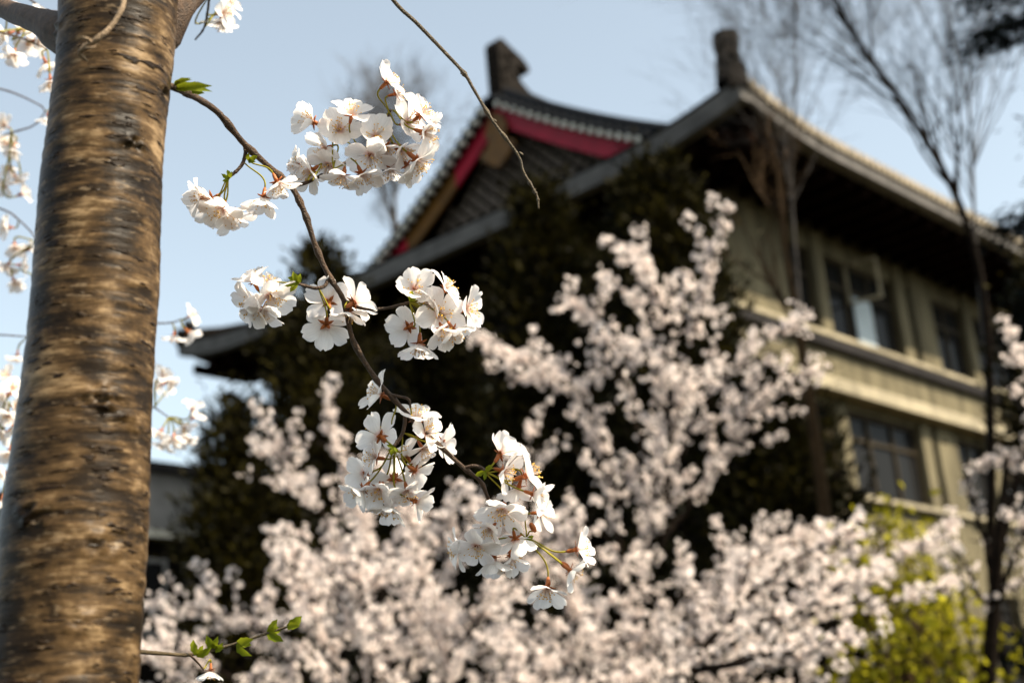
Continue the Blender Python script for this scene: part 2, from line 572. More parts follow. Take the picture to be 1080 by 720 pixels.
# gable: backing wall, staggered tile lattice, barge boards, verge tiles, ridges, ornaments
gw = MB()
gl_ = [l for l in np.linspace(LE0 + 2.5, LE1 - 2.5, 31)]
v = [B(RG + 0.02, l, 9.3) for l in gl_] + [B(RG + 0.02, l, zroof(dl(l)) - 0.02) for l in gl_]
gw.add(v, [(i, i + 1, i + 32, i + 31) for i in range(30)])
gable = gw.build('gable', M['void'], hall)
la = MB()
row = 0
z = 9.9
while z < 12.75:
    off = 0.16 if row % 2 else 0.0
    for l_ in np.arange(LE0 + 2.6, LE1 - 2.6, 0.32):
        l0 = l_ + off
        if zroof(dl(l0)) - 0.25 > z + 0.1 and zroof(dl(l0 + 0.18)) - 0.25 > z + 0.1:
            bbox(la, RG - 0.05, RG + 0.01, l0, l0 + 0.20, z, z + 0.095)
            bbox(la, RG - 0.045, RG + 0.01, l0 + 0.07, l0 + 0.13, z + 0.097, z + 0.158)
    z += 0.16
    row += 1
la.build('gable_lattice', M['lattice'], gable)
def barge(lo, hi, mat, t=0.0, wid=0.40):
    mb = MB()
    n = 9
    pr = []
    for l_ in np.linspace(lo, hi, n):
        zt = zroof(dl(l_)) - 0.10
        pr.append((l_, zt, zt - wid))
    v, f = [], []
    for (l_, a, b_) in pr:
        for r_ in (RG - 0.42 - t, RG - 0.35):
            v += [B(r_, l_, b_), B(r_, l_, a)]
    for i in range(n - 1):
        o, p = 4 * i, 4 * i + 4
        f += [(o, p, p + 1, o + 1), (o + 2, o + 3, p + 3, p + 2), (o, o + 2, p + 2, p), (o + 1, p + 1, p + 3, o + 3)]
    f += [(0, 1, 3, 2), (4 * n - 4, 4 * n - 2, 4 * n - 1, 4 * n - 3)]
    mb.add(v, f)
    return mb.build('barge_board', mat, gable)
barge(LC - 3.7, LC - 0.002, M['red'])['label'] = 'crimson barge board'
barge(LC + 0.002, LC + 1.25, M['red'])['label'] = 'crimson barge board'
barge(LC + 1.254, LC + 2.75, M['gold'])['label'] = 'ochre barge board'
barge(LC + 2.754, LC + 3.7, M['red'])['label'] = 'crimson barge board'
# hanging ornament
def prism(mb, poly, rfun, mi=0):
    """poly: list of (l, z); extruded between two r values."""
    r0, r1 = rfun
    n = len(poly)
    v = [B(r0, l, z) for l, z in poly] + [B(r1, l, z) for l, z in poly]
    f = [tuple(range(n)), tuple(range(2 * n - 1, n - 1, -1))] + [(i, n + i, n + (i + 1) % n, (i + 1) % n) for i in range(n)]
    mb.add(v, f, mi)
half = [(0.0, 12.62), (0.20, 12.45), (0.30, 12.20), (0.20, 12.06), (0.26, 11.92), (0.42, 11.86), (0.46, 11.72), (0.34, 11.68), (0.27, 11.60), (0.14, 11.50), (0.0, 11.42)]
poly = [(LC + a, z) for a, z in half] + [(LC - a, z) for a, z in half[-2:0:-1]]
mb = MB(); prism(mb, poly, (RG - 0.50, RG - 0.425)); mb.build('hanging_ornament', M['gold'], gable)
# verge tiles
for s in (-1, 1):
    vt = MB()
    for k in range(1, 19):
        l_ = LC + s * (0.02 + k * 0.2)
        z = zroof(dl(l_)) - 0.06
        vt.tube([B(RG - 0.66, l_, z), B(RG - 0.52, l_, z + 0.01)], [0.070, 0.070], 10)
    vt.build('verge_tile', M['tile_end'], gable)
dr = MB()
for s in (-1, 1):
    pts = [B(RG - 0.56, LC + s * d, zroof(7 - d) + 0.03) for d in np.linspace(0.0, 3.9, 12)]
    dr.tube(pts, [0.09] * 12, 8)
    for k in range(1, 20):
        l_ = LC + s * (k * 0.2 - 0.08)
        dr.tube([B(RG - 0.64, l_, zroof(dl(l_)) + 0.06), B(RG - 0.1, l_, zroof(dl(l_)) + 0.075)], [0.085, 0.085], 8)
dr.build('verge_roll', M['roof'], gable)
# descending ridges on the gable edge, main ridge, hip ridges
def ridge_strip(mb, path, w, h):
    v, f = [], []
    n = len(path)
    for i, (r_, l_, z_) in enumerate(path):
        a = path[max(0, i - 1)]; b_ = path[min(n - 1, i + 1)]
        t = np.array([b_[0] - a[0], b_[1] - a[1]]); t /= np.linalg.norm(t)
        nx, ny = -t[1] * w / 2, t[0] * w / 2
        for (sx, hz, k) in ((-1, -0.15, 1), (-1, h * 0.75, 1), (-0.6, h, 1), (0.6, h, 1), (1, h * 0.75, 1), (1, -0.15, 1)):
            v.append(B(r_ + sx * nx, l_ + sx * ny, z_ + hz))
    for i in range(n - 1):
        for j in range(6):
            k = (j + 1) % 6
            f.append((6 * i + j, 6 * i + k, 6 * i + 6 + k, 6 * i + 6 + j))
    f += [tuple(range(5, -1, -1)), tuple(6 * n - 6 + j for j in range(6))]
    mb.add(v, f)
for s in (-1, 1):
    mb = MB()
    ridge_strip(mb, [(RG - 0.25, LC + s * d, zroof(7 - d)) for d in np.linspace(0.16, 4.1, 14)], 0.30, 0.40)
    mb.build('descending_ridge', M['roof'], roof)
mb = MB()
ridge_strip(mb, [(r_, LC, zroof(7.0) - 0.05) for r_ in np.linspace(RG - 0.1, RE1 - 7, 12)], 0.32, 0.52)
mb.build('main_ridge', M['ridge'], roof)
for (cr, sr) in ((RE0, 1), (RE1, -1)):
    for (cl, sl) in ((LE0, 1), (LE1, -1)):
        if sr < 0:
            dmax = 6.9
        else:
            dmax = 2.7
        mb = MB()
        ridge_strip(mb, [(cr + sr * d, cl + sl * d, zroof(d) + lift(cr + sr * d, cl + sl * d)) for d in np.linspace(-0.02, dmax, 9)], 0.26, 0.22)
        mb.build('hip_ridge', M['ridge'], roof)
# owl-tail ornament at the end of the main ridge
poly = [(0, -0.35), (0, 0.95), (0.06, 1.06), (0.15, 1.10), (0.42, 0.98), (0.72, 0.86), (0.88, 0.74), (0.92, 0.62), (0.85, 0.55), (0.77, 0.58), (0.74, 0.66), (0.66, 0.68), (0.57, 0.64), (0.52, 0.54),
        (0.55, 0.40), (0.66, 0.27), (0.85, 0.15), (1.1, 0.05), (1.1, -0.35)]
mb = MB()
z0 = zroof(7) + 0.28
r0 = RG - 0.42
v = [B(r0 + a, LC - 0.17, z0 + b_) for a, b_ in poly] + [B(r0 + a, LC + 0.17, z0 + b_) for a, b_ in poly]
n = len(poly)
mb.add(v, [tuple(range(n)), tuple(range(2 * n - 1, n - 1, -1))] + [(i, n + i, n + (i + 1) % n, (i + 1) % n) for i in range(n)])
for k in range(16):       # carved scales
    a, b_ = random.uniform(0.08, 0.45), random.uniform(-0.1, 0.9)
    mb.ball(B(r0 + a, LC - 0.17, z0 + b_), 0.07, 6, 4)
for k in range(7):        # bristling back
    mb.ball(B(r0 + 0.02, LC, z0 + 0.05 + k * 0.14), 0.10, 6, 4)
mb.build('ridge_ornament', M['ridge'], roof)
# corner finials
def finial(cr, cl, h, w):
    mb = MB()
    d = 0.12
    zb = zroof(d) + lift(cr + d, cl + d) - 0.02
    prof = [(0, 1.15), (0.18, 1.08), (0.34, 1.0), (0.5, 0.92), (0.62, 0.86), (0.7, 0.98), (0.86, 1.0), (0.98, 0.98), (1.0, 0.80)]
    v, f = [], []
    for t, k in prof:
        off = -0.10 * t * h
        for j in range(8):
            a = j * math.pi / 4 + math.pi / 8
            v.append(B(cr + d + off * 0.4 + 0.54 * w * k * math.cos(a), cl + d + off * 0.4 + 0.54 * w * k * math.sin(a), zb + t * h))
    for i in range(len(prof) - 1):
        for j in range(8):
            k = (j + 1) % 8
            f.append((8 * i + j, 8 * i + k, 8 * i + 8 + k, 8 * i + 8 + j))
    f.append(tuple(8 * (len(prof) - 1) + j for j in range(8)))
    mb.add(v, f)
    mb.ball(B(cr - 0.03, cl + 0.02, zb + 0.8 * h), w * 0.35, 8, 5)
    mb.ball(B(cr + 0.02, cl - 0.03, zb + 0.45 * h), w * 0.32, 8, 5)
    return mb.build('corner_finial', M['ridge'], roof)
finial(RE0 - 0.03, LE0 + 0.06, 0.80, 0.37)
finial(RE0 + 0.05, LE1 - 0.3, 0.42, 0.24)

# long front: core walls set back, with pilasters, bands, ledges and windows in front
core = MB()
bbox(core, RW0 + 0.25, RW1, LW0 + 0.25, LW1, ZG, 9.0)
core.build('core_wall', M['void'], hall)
SEG = []          # (r0, r1) windows of one row of the long front
pil = [(17.15, 18.93)]
r_ = 18.93
first = True
while r_ < 44:
    if first:
        wa, wb = 0.86, 2.55
        first = False
    else:
        wa, wb = 1.40, 2.0
    SEG.append((r_, r_ + wa)); pil.append((r_ + wa, r_ + wa + 0.33)); r_ += wa + 0.33
    SEG.append((r_, r_ + wb)); r_ += wb
    pil.append((r_, r_ + 0.36)); pil.append((r_ + 0.60, r_ + 1.38)); r_ += 1.38
ROWS = [(6.85, 8.35), (4.12, 5.58), (0.9, 2.7)]
wl_ = MB()
for (a, b_) in pil:
    bbox(wl_, a, b_, LW0, LW0 + 0.248, ZG, 8.95)
for (z0, z1) in [(ZG, 0.9), (2.7, 4.12), (5.58, 6.85), (8.35, 8.95)]:
    bbox(wl_, 17.16, 44.5, LW0 + 0.06, LW0 + 0.246, z0, z1)
wl_.build('wall', M['wall'], hall)
def band(name, mat, z0, z1, out):
    mb = MB()
    bbox(mb, RW0 - out, 44.6, LW0 - out, LW0 + 0.20, z0, z1)
    bbox(mb, RW0 - out, RW0 + 0.2, LW0 + 0.202, LW1, z0, z1)
    return mb.build(name, mat, hall)
band('coping', M['coping'], 6.50, 6.63, 0.20)
band('spandrel', M['wall'], 5.92, 6.498, 0.07)
band('ledge', M['sill'], 5.70, 5.918, 0.28)
band('sill', M['sill'], 6.76, 6.84, 0.06)
band('sill', M['sill'], 4.02, 4.10, 0.10)
def make_window(r0, r1, z0, z1, lp, opened=False):
    mb = MB()
    t = 0.07
    bbox(mb, r0, r0 + t, lp, lp + 0.09, z0, z1)
    bbox(mb, r1 - t, r1, lp, lp + 0.09, z0, z1)
    bbox(mb, r0 + t, r1 - t, lp, lp + 0.09, z0, z0 + t)
    bbox(mb, r0 + t, r1 - t, lp, lp + 0.09, z1 - t, z1)
    nm = max(1, int(round((r1 - r0) / 0.75)))
    for k in range(1, nm):
        x = r0 + (r1 - r0) * k / nm
        bbox(mb, x - 0.03, x + 0.03, lp + 0.002, lp + 0.08, z0 + t, z1 - t)
    zt = z0 + (z1 - z0) * 0.68
    bbox(mb, r0 + t, r1 - t, lp + 0.004, lp + 0.076, zt - 0.03, zt + 0.03)
    w = mb.build('window', M['frame'], hall)
    pn = MB()
    pn.add([B(r0 + 0.02, lp + 0.05, z0 + 0.02), B(r1 - 0.02, lp + 0.05, z0 + 0.02), B(r1 - 0.02, lp + 0.05, z1 - 0.02), B(r0 + 0.02, lp + 0.05, z1 - 0.02)], [(0, 1, 2, 3)])
    pn.build('pane', M['glass'], w)
    if opened:
        # a casement swung outwards, and a pale slab painting the sky's reflection on the next light
        sa = MB()
        h = r0 + 0.9
        c, s = math.cos(math.radians(75)), math.sin(math.radians(75))
        def Q(x, y, z): return B(h + x * c + y * s, lp - x * s + y * c, z)
        def qb(x0, x1, za, zb): sa.hexa([Q(x0, -0.02, za), Q(x1, -0.02, za), Q(x1, 0.02, za), Q(x0, 0.02, za), Q(x0, -0.02, zb), Q(x1, -0.02, zb), Q(x1, 0.02, zb), Q(x0, 0.02, zb)])
        qb(0, 0.05, z0 + 0.75, z1); qb(0.55, 0.6, z0 + 0.75, z1); qb(0.05, 0.55, z0 + 0.75, z0 + 0.8); qb(0.05, 0.55, z1 - 0.05, z1)
        so = sa.build('sash', M['sill'], w)
        sky_mb = MB()
        x0 = r0 + 1.02
        bbox(sky_mb, x0, x0 + 0.62, lp - 0.03, lp - 0.004, z0 + 0.05, z0 + 0.92)
        sky_mb.build('sky_reflection', M['sky_paint'], w)['label'] = 'pale blue sky reflection painted on the window'
for (z0, z1) in ROWS:
    for k, (a, b_) in enumerate(SEG):
        if a > 36 or (z1 < 3 and a > 27):
            continue
        make_window(a, b_, z0, z1, LW0 + 0.12, opened=(z0 > 6 and k == 1))
# gable end wall
we = MB()
le_open = [(12.4, 14.2), (15.2, 17.2), (18.2, 20.0)]
edges = [10.8 + 0.002] + [x for p in le_open for x in p] + [LW1]
for i in range(0, len(edges), 2):
    bbox(we, RW0, RW0 + 0.248, max(edges[i], LW0 + 0.25), edges[i + 1], ZG, 8.95)
for (z0, z1) in [(ZG, 0.9), (2.7, 4.12), (5.58, 6.85), (8.35, 8.95)]:
    bbox(we, RW0 + 0.05, RW0 + 0.246, LW0 + 0.26, LW1 - 0.01, z0, z1)
we.build('wall', M['wall'], hall)
for (z0, z1) in ROWS[:2]:
    for (a, b_) in le_open:
        mb = MB()
        for (x0, x1, y0, y1) in ((a, a + 0.07, z0, z1), (b_ - 0.07, b_, z0, z1), (a + 0.07, b_ - 0.07, z0, z0 + 0.07), (a + 0.07, b_ - 0.07, z1 - 0.07, z1), ((a + b_) / 2 - 0.04, (a + b_) / 2 + 0.04, z0 + 0.07, z1 - 0.07)):
            bbox(mb, RW0 + 0.10, RW0 + 0.19, x0, x1, y0, y1)
        w = mb.build('window', M['frame'], hall)
        pn = MB()
        pn.add([B(RW0 + 0.15, a, z0), B(RW0 + 0.15, b_, z0), B(RW0 + 0.15, b_, z1), B(RW0 + 0.15, a, z1)], [(0, 1, 2, 3)])
        pn.build('pane', M['glass'], w)

# low grey annex beyond the left conifer
LA = 25.2
def on_annex(px, py):
    d = FWD + AX * ((px - 540) / FPX) - AU * ((py - 360) / FPX)
    t = LA / np.dot(d, LV)
    q = d * t
    return float(q @ RV), float(q[2])
ra0, _ = on_annex(100, 490)
ra1, zt = on_annex(240, 493)
_, zb = on_annex(185, 571)
_, zt = on_annex(185, 490)
annex = thing('annex_building', 'low grey flat roofed annex just right of the cherry trunk', 'building', tuple(B(ra0, LA, ZG)))
mb = MB(); bbox(mb, ra0, ra1 + 5, LA, LA + 5, ZG, zb); mb.build('wall', M['void'], annex)
mb = MB(); bbox(mb, ra0 - 0.15, ra1 + 5.2, LA - 0.25, LA + 5.2, zb + 0.15, zt - 0.30)
mb.build('parapet', M['annex'], annex)
mb = MB(); bbox(mb, ra0 - 0.2, ra1 + 5.3, LA - 0.33, LA + 5.3, zb, zb + 0.148); mb.build('ledge', M['tile_end'], annex)
mb = MB(); bbox(mb, ra0 - 0.3, ra1 + 5.3, LA - 0.4, LA + 5.3, zt - 0.298, zt - 0.08); mb.build('roof', M['coping'], annex)
for k in range(5):
    x = ra0 + 0.6 + k * 1.5
    mb = MB()
    for (x0, x1, y0, y1) in ((x, x + 0.08, zb - 2, zb - 0.4), (x + 1.02, x + 1.1, zb - 2, zb - 0.4), (x + 0.08, x + 1.02, zb - 2, zb - 1.92), (x + 0.08, x + 1.02, zb - 0.48, zb - 0.4)):
        bbox(mb, x0, x1, LA - 0.05, LA - 0.002, y0, y1)
    w = mb.build('window', M['annex'], annex)
    pn = MB(); pn.add([B(x, LA - 0.02, zb - 2), B(x + 1.1, LA - 0.02, zb - 2), B(x + 1.1, LA - 0.02, zb - 0.4), B(x, LA - 0.02, zb - 0.4)], [(0, 1, 2, 3)])
    pn.build('pane', M['glass'], w)

# ------------------------------------------------------------------ foliage generators
def random_rot(n, bias=None, spread=1.0):
    """n orthonormal frames (n,3,3): columns u, v, normal."""
    w = rng.normal(size=(n, 3)) * spread
    if bias is not None:
        w = w + bias
    w /= np.linalg.norm(w, axis=1)[:, None]
    a = rng.normal(size=(n, 3))
    u = a - w * np.sum(a * w, axis=1)[:, None]
    u /= np.linalg.norm(u, axis=1)[:, None]
    v = np.cross(w, u)
    return u, v, w

def kites(c, u, v, w, length, width, bend=0.15):
    """leaf quads: base at c, tip along u."""
    L = length[:, None]; W = width[:, None]
    b = c
    s1 = c + u * L * 0.55 + v * W * 0.5 + w * L * bend
    s2 = c + u * L * 0.55 - v * W * 0.5 + w * L * bend
    t = c + u * L
    return np.stack([b, s1, t, s2], axis=1).reshape(-1, 3)

def flowers_mesh(pos, out, size):
    """Small five-petalled flowers, one kite per petal."""
    n = len(pos)
    u, v, w = random_rot(n, out, 0.75)
    res = []
    for k in range(5):
        a = 2 * math.pi * k / 5
        d = u * math.cos(a) + v * math.sin(a)
        s = np.cross(w, d)
        dd = d * 0.9 + w * rng.uniform(0.15, 0.6, size=(n, 1))
        dd /= np.linalg.norm(dd, axis=1)[:, None]
        res.append(kites(pos, dd, s, w, size * 0.5, size * 0.42, 0.05))
    return np.concatenate(res)

def grow(mb, start, d, length, rad, level, maxlev, prm, tips=None):
    """Recursive bare branch."""
    n = 5 if level < maxlev else 4
    pts = [np.array(start, float)]
    d = unit(d)
    for i in range(n):
        d = unit(d + rng.normal(size=3) * prm['wob'] + np.array([0, 0, prm['up']]))
        pts.append(pts[-1] + d * length / n)
    rads = [rad * (1 - 0.7 * i / n) for i in range(n + 1)]
    mb.tube(pts, rads, 6 if level == 0 else (4 if level == 1 else 3), 0, False)
    if tips is not None and level >= maxlev - 1:
        tips.append(np.array(pts))
    if level >= maxlev:
        return
    for k in range(prm['n'][level]):
        t = rng.uniform(0.25, 1.0)
        i = min(int(t * n), n - 1)
        p = pts[i] + (pts[i + 1] - pts[i]) * (t * n - i)
        dd = unit(pts[i + 1] - pts[i])
        side = unit(np.cross(dd, rng.normal(size=3)))
        ang = rng.uniform(*prm['ang'])
        nd = dd * math.cos(ang) + side * math.sin(ang)
        grow(mb, p, nd, length * rng.uniform(*prm['len']), max(rads[i] * 0.55, prm['rmin']), level + 1, maxlev, prm, tips)

# ------------------------------------------------------------------ flowering cherries behind
def flowering(name, label, trunk, limbs, D, dens=1.0, twig_len=(0.18, 0.5), seed=1, string=1.0, tight=0.040):
    """trunk: list of (px, py, z, radius) ; limbs: list of lists of (px, py, z offset)."""
    global rng
    rng = np.random.default_rng(seed)
    base = P(*trunk[0][:3]); base = np.array([base[0], base[1], 0.0])
    t = thing(name, label, 'tree', tuple(base), 'flowering cherry trees in front of the hall')
    wood = MB()
    pts = [base - np.array([0, 0, 0.1])] + [P(a, b_, c) for a, b_, c, r_ in trunk[1:]]
    rad = [r_ for a, b_, c, r_ in trunk]
    sp = spline(pts, 14)
    wood.tube(sp, np.interp(np.linspace(0, 1, 14), np.linspace(0, 1, len(rad)), rad), 8)
    centers, outs = [], []
    for lb in limbs:
        ctrl = np.array([P(a, b_, D + c) for a, b_, c in lb])
        n = max(10, int(sum(np.linalg.norm(ctrl[i + 1] - ctrl[i]) for i in range(len(ctrl) - 1)) / 0.05))
        path = spline(ctrl, n)
        path[1:-1] += rng.normal(size=(n - 2, 3)) * 0.008
        r0 = 0.024
        rads = np.linspace(0.017, 0.003, n)
        wood.tube(path, rads, 5)
        twigs = [path[n // 5:]]
        for i in range(n // 6, n):
            frac = i / n
            for rep in range(2 if rng.random() < 0.55 * dens else 1):
                if rng.random() > 0.62 * dens:
                    continue
                d = unit(path[min(i + 1, n - 1)] - path[i - 1])
                side = unit(np.cross(d, rng.normal(size=3)))
                ang = rng.uniform(0.4, 1.05)
                nd = d * math.cos(ang) + side * math.sin(ang) + np.array([0, 0, 0.08])
                L = rng.uniform(*twig_len) * (1.1 - 0.8 * frac)
                m = 5
                q = [path[i]]
                nd = unit(nd)
                for k in range(m):
                    nd = unit(nd + rng.normal(size=3) * 0.17 + np.array([0, 0, 0.03]))
                    q.append(q[-1] + nd * L / m)
                q = np.array(q)
                wood.tube(q, np.linspace(0.006, 0.002, m + 1), 3, 0, False)
                twigs.append(q)
        for q in twigs:
            Ls = np.linalg.norm(np.diff(q, axis=0), axis=1).sum()
            k = max(2, int(Ls / 0.05 * string))
            for s in np.clip(np.linspace(0.1, 1, k) + rng.normal(size=k) * 0.03, 0, 1):
                if rng.random() < 0.22:
                    continue
                x = s * (len(q) - 1); i = min(int(x), len(q) - 2)
                c = q[i] + (q[i + 1] - q[i]) * (x - i)
                centers.append(c)
    centers = np.array(centers)
    nper = rng.integers(3, 11, size=len(centers))
    pos = np.repeat(centers, nper, axis=0)
    off = rng.normal(size=pos.shape)
    off /= np.linalg.norm(off, axis=1)[:, None]
    pos = pos + off * rng.uniform(0.3, 1.0, size=(len(pos), 1)) * tight
    size = rng.uniform(0.028, 0.039, len(pos))
    wood.build('trunk', M['dark_bark'], t)
    me = fast_mesh('crown', flowers_mesh(pos, off * 1.0, size), 4, [M['bloom']])
    link('crown', me, t)
    print(name, 'flowers', len(pos))
    return t

flowering('cherry_tree', 'tall flowering cherry whose blossom strings climb towards the gable and the right windows',
          [(650, 1240, 7.0, 0.11), (655, 1000, 7.0, 0.085), (645, 860, 7.0, 0.065), (640, 760, 7.0, 0.05)],
          [[(640, 760, 0), (680, 600, .1), (705, 480, 0), (725, 380, -.1), (748, 290, -.1), (768, 216, -.1)],
           [(640, 760, 0), (655, 620, -.3), (645, 500, -.4), (615, 420, -.4), (560, 382, -.5), (510, 364, -.5)],
           [(680, 600, .1), (750, 500, .3), (800, 425, .4), (860, 390, .4)],
           [(690, 560, .1), (730, 450, .4), (780, 380, .5), (838, 338, .5)],
           [(690, 560, .1), (670, 440, .2), (635, 350, .2), (600, 318, .2)],
           [(705, 480, 0), (705, 380, -.3), (695, 310, -.4), (668, 262, -.4)],
           [(640, 740, 0), (740, 620, .3), (800, 585, .4), (845, 562, .4)],
           [(640, 760, 0), (760, 650, .3), (860, 590, .5), (960, 575, .6)],
           [(640, 750, 0), (570, 640, -.2), (545, 540, -.2), (560, 450, -.1)],
           [(640, 770, 0), (520, 690, .3), (450, 600, .4), (420, 540, .4)],
           [(640, 780, 0), (700, 690, -.6), (760, 620, -.7), (800, 590, -.7)],
           [(640, 780, 0), (610, 680, -.7), (600, 600, -.8), (610, 540, -.8)],
           [(650, 790, 0), (760, 720, .2), (850, 690, .3), (910, 700, .3)],
           [(645, 800, 0), (570, 730, .2), (500, 690, .3), (430, 680, .3)],
           [(655, 800, 0), (720, 750, -.2), (790, 725, -.3), (850, 730, -.3)],
           [(650, 800, 0), (640, 720, .5), (620, 650, .6), (590, 600, .6)],
           [(650, 800, 0), (700, 720, .5), (740, 670, .6), (790, 640, .6)]],
          7.0, 0.80, (0.22, 0.62), 21)
flowering('cherry_tree', 'spreading flowering cherry behind the leafy twig at the foot of the foreground trunk',
          [(420, 1330, 6.2, 0.10), (415, 1100, 6.2, 0.08), (405, 930, 6.2, 0.06), (400, 800, 6.2, 0.05)],
          [[(400, 800, 0), (375, 660, .1), (345, 560, .2), (310, 495, .2), (285, 452, .2)],
           [(400, 800, 0), (405, 650, .2), (380, 545, .3), (345, 440, .3)],
           [(400, 800, 0), (440, 660, 0), (440, 580, 0), (405, 505, 0)],
           [(400, 800, 0), (310, 700, .1), (245, 650, .2), (160, 636, .2)],
           [(400, 800, 0), (290, 740, -.3), (220, 700, -.4), (140, 690, -.4)],
           [(400, 800, 0), (340, 680, -.2), (325, 620, -.2), (300, 585, -.2)],
           [(400, 800, 0), (480, 690, -.3), (520, 610, -.3), (500, 560, -.3)],
           [(400, 800, 0), (500, 740, .1), (600, 690, .2), (690, 660, .2)],
           [(400, 800, 0), (480, 760, -.5), (580, 730, -.6), (680, 715, -.6)],
           [(400, 800, 0), (390, 700, -.5), (370, 640, -.6), (380, 590, -.6)],
           [(400, 800, 0), (330, 760, .4), (200, 740, .5), (120, 740, .5)],
           [(400, 800, 0), (460, 640, .5), (480, 580, .6), (470, 540, .6)]],
          6.2, 0.98, (0.22, 0.62), 22)
flowering('cherry_tree', 'flowering cherry bough on a dark sloping limb below the pale wall',
          [(640, 1500, 4.9, 0.08), (650, 1150, 4.9, 0.06), (670, 900, 4.9, 0.05), (700, 735, 4.9, 0.032)],
          [[(690, 760, 0), (730, 708, 0), (800, 664, .1), (880, 622, .2), (930, 600, .2)],
           [(700, 735, 0), (780, 640, .2), (840, 590, .3), (900, 560, .3)],
           [(730, 708, 0), (770, 640, .3), (790, 600, .4)],
           [(740, 705, 0), (830, 690, -.2), (900, 670, -.2)],
           [(730, 708, 0), (830, 650, .5), (920, 600, .9), (1005, 555, 1.1)],
           [(800, 664, .1), (870, 640, .4), (950, 632, .7), (1010, 610, .9)]],
          4.9, 0.85, (0.12, 0.34), 23)
flowering('cherry_tree', 'sparse flowering cherry with a dark trunk beside the yellow green shrub',
          [(1035, 1280, 6.4, 0.07), (1030, 900, 6.4, 0.05), (1042, 720, 6.4, 0.04), (1052, 590, 6.4, 0.028), (1062, 480, 6.4, 0.012)],
          [[(1052, 590, 0), (1075, 500, 0), (1090, 420, 0), (1065, 350, 0)],
           [(1055, 560, 0), (1085, 480, 0.1), (1100, 440, 0.1), (1062, 405, 0.1)],
           [(1050, 610, 0), (1030, 540, .1), (1020, 500, .1), (1050, 485, .1), (1085, 490, .1)],
           [(1048, 640, 0), (1070, 590, -.1), (1085, 550, -.1), (1060, 540, -.1)],
           [(1046, 650, 0), (1020, 600, 0), (1000, 575, 0)],
           [(1048, 630, 0), (1075, 615, 0), (1100, 600, 0)]],
          6.4, 0.5, (0.08, 0.2), 24, 0.8)

# ------------------------------------------------------------------ conifers
def conifer(name, label, px, py_top, py_half, z, width_px, seed, K=300, Mn=80, leaf=(0.06, 0.13), mat='conifer', flat=0.9, group='dark conifers against the hall'):
    """px: axis, py_top: tip, width_px: crown width at its widest."""
    global rng
    rng = np.random.default_rng(seed)
    tip = P(px, py_top, z)
    base = np.array([tip[0], tip[1], 0.0])
    H = tip[2]
    R = width_px / 2 / FPX * z
    t = thing(name, label, 'tree', tuple(base), group)
    tr = MB()
    pts = [base + np.array([0.03 * math.sin(k * 1.7), 0.03 * math.cos(k), H * 0.97 * k / 10 - 0.05 * (k == 0)]) for k in range(11)]
    tr.tube(pts, [0.13 * (1 - 0.9 * k / 10) for k in range(11)], 8)
    P_, U_, V_, W_ = [], [], [], []
    for k in range(K):
        h = 1 - rng.random() ** 1.6 * 0.95
        h = rng.uniform(0.04, 1.0) if rng.random() < 0.75 else rng.uniform(0.6, 1.0)
        a = rng.uniform(0, 2 * math.pi)
        prof = min(1.0, (1 - h) ** 0.62 * 1.35 + 0.03) * (0.82 + 0.3 * nz((math.cos(a) * 1.3, math.sin(a) * 1.3, h * 5 + seed)))
        rad = R * prof * rng.uniform(0.55, 1.05)
        c = base + np.array([math.cos(a) * rad, math.sin(a) * rad, h * H])
        out = np.array([math.cos(a), math.sin(a), 0.55])
        tr.tube([base + np.array([0, 0, max(0.1, h * H - 0.35)]), base + np.array([math.cos(a) * rad * 0.5, math.sin(a) * rad * 0.5, h * H - 0.1]), c], [0.02, 0.014, 0.006], 3, 0, False)
        cs = rng.uniform(0.12, 0.26) * min(1.0, 0.5 + prof)
        n = int(Mn * rng.uniform(0.6, 1.3))
        p = c + rng.normal(size=(n, 3)) * cs * np.array([0.8, 0.8, 0.9])
        w = rng.normal(size=(n, 3)) * 0.7 + np.cross(out, np.array([0, 0, 1.0]))
        u = out * 0.8 + np.array([0, 0, 0.35]) + rng.normal(size=(n, 3)) * 0.45
        u /= np.linalg.norm(u, axis=1)[:, None]
        v = np.cross(w, u); v /= np.linalg.norm(v, axis=1)[:, None]
        P_.append(p); U_.append(u); V_.append(v); W_.append(np.cross(u, v))
    p, u, v, w = map(np.concatenate, (P_, U_, V_, W_))
    n = len(p)
    me = fast_mesh('crown', kites(p, u, v, w, rng.uniform(leaf[0], leaf[1], n), rng.uniform(0.3, 0.55, n) * leaf[1] * 0.6), 4, [M[mat]])
    tr.build('trunk', M['dark_bark'], t)
    link('crown', me, t)
    return t
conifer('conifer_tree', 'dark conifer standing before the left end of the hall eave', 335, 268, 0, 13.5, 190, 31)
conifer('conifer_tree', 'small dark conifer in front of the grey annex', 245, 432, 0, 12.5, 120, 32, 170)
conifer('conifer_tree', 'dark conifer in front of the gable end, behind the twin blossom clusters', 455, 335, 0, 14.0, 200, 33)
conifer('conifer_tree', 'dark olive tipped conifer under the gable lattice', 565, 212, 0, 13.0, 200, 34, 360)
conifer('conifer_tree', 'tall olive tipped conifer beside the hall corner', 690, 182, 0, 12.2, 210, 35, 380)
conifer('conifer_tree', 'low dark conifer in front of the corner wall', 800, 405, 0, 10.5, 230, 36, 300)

conifer('conifer_tree', 'dark conifer behind the sparse cherry at the right edge', 1112, 275, 0, 11.5, 200, 37, 300)
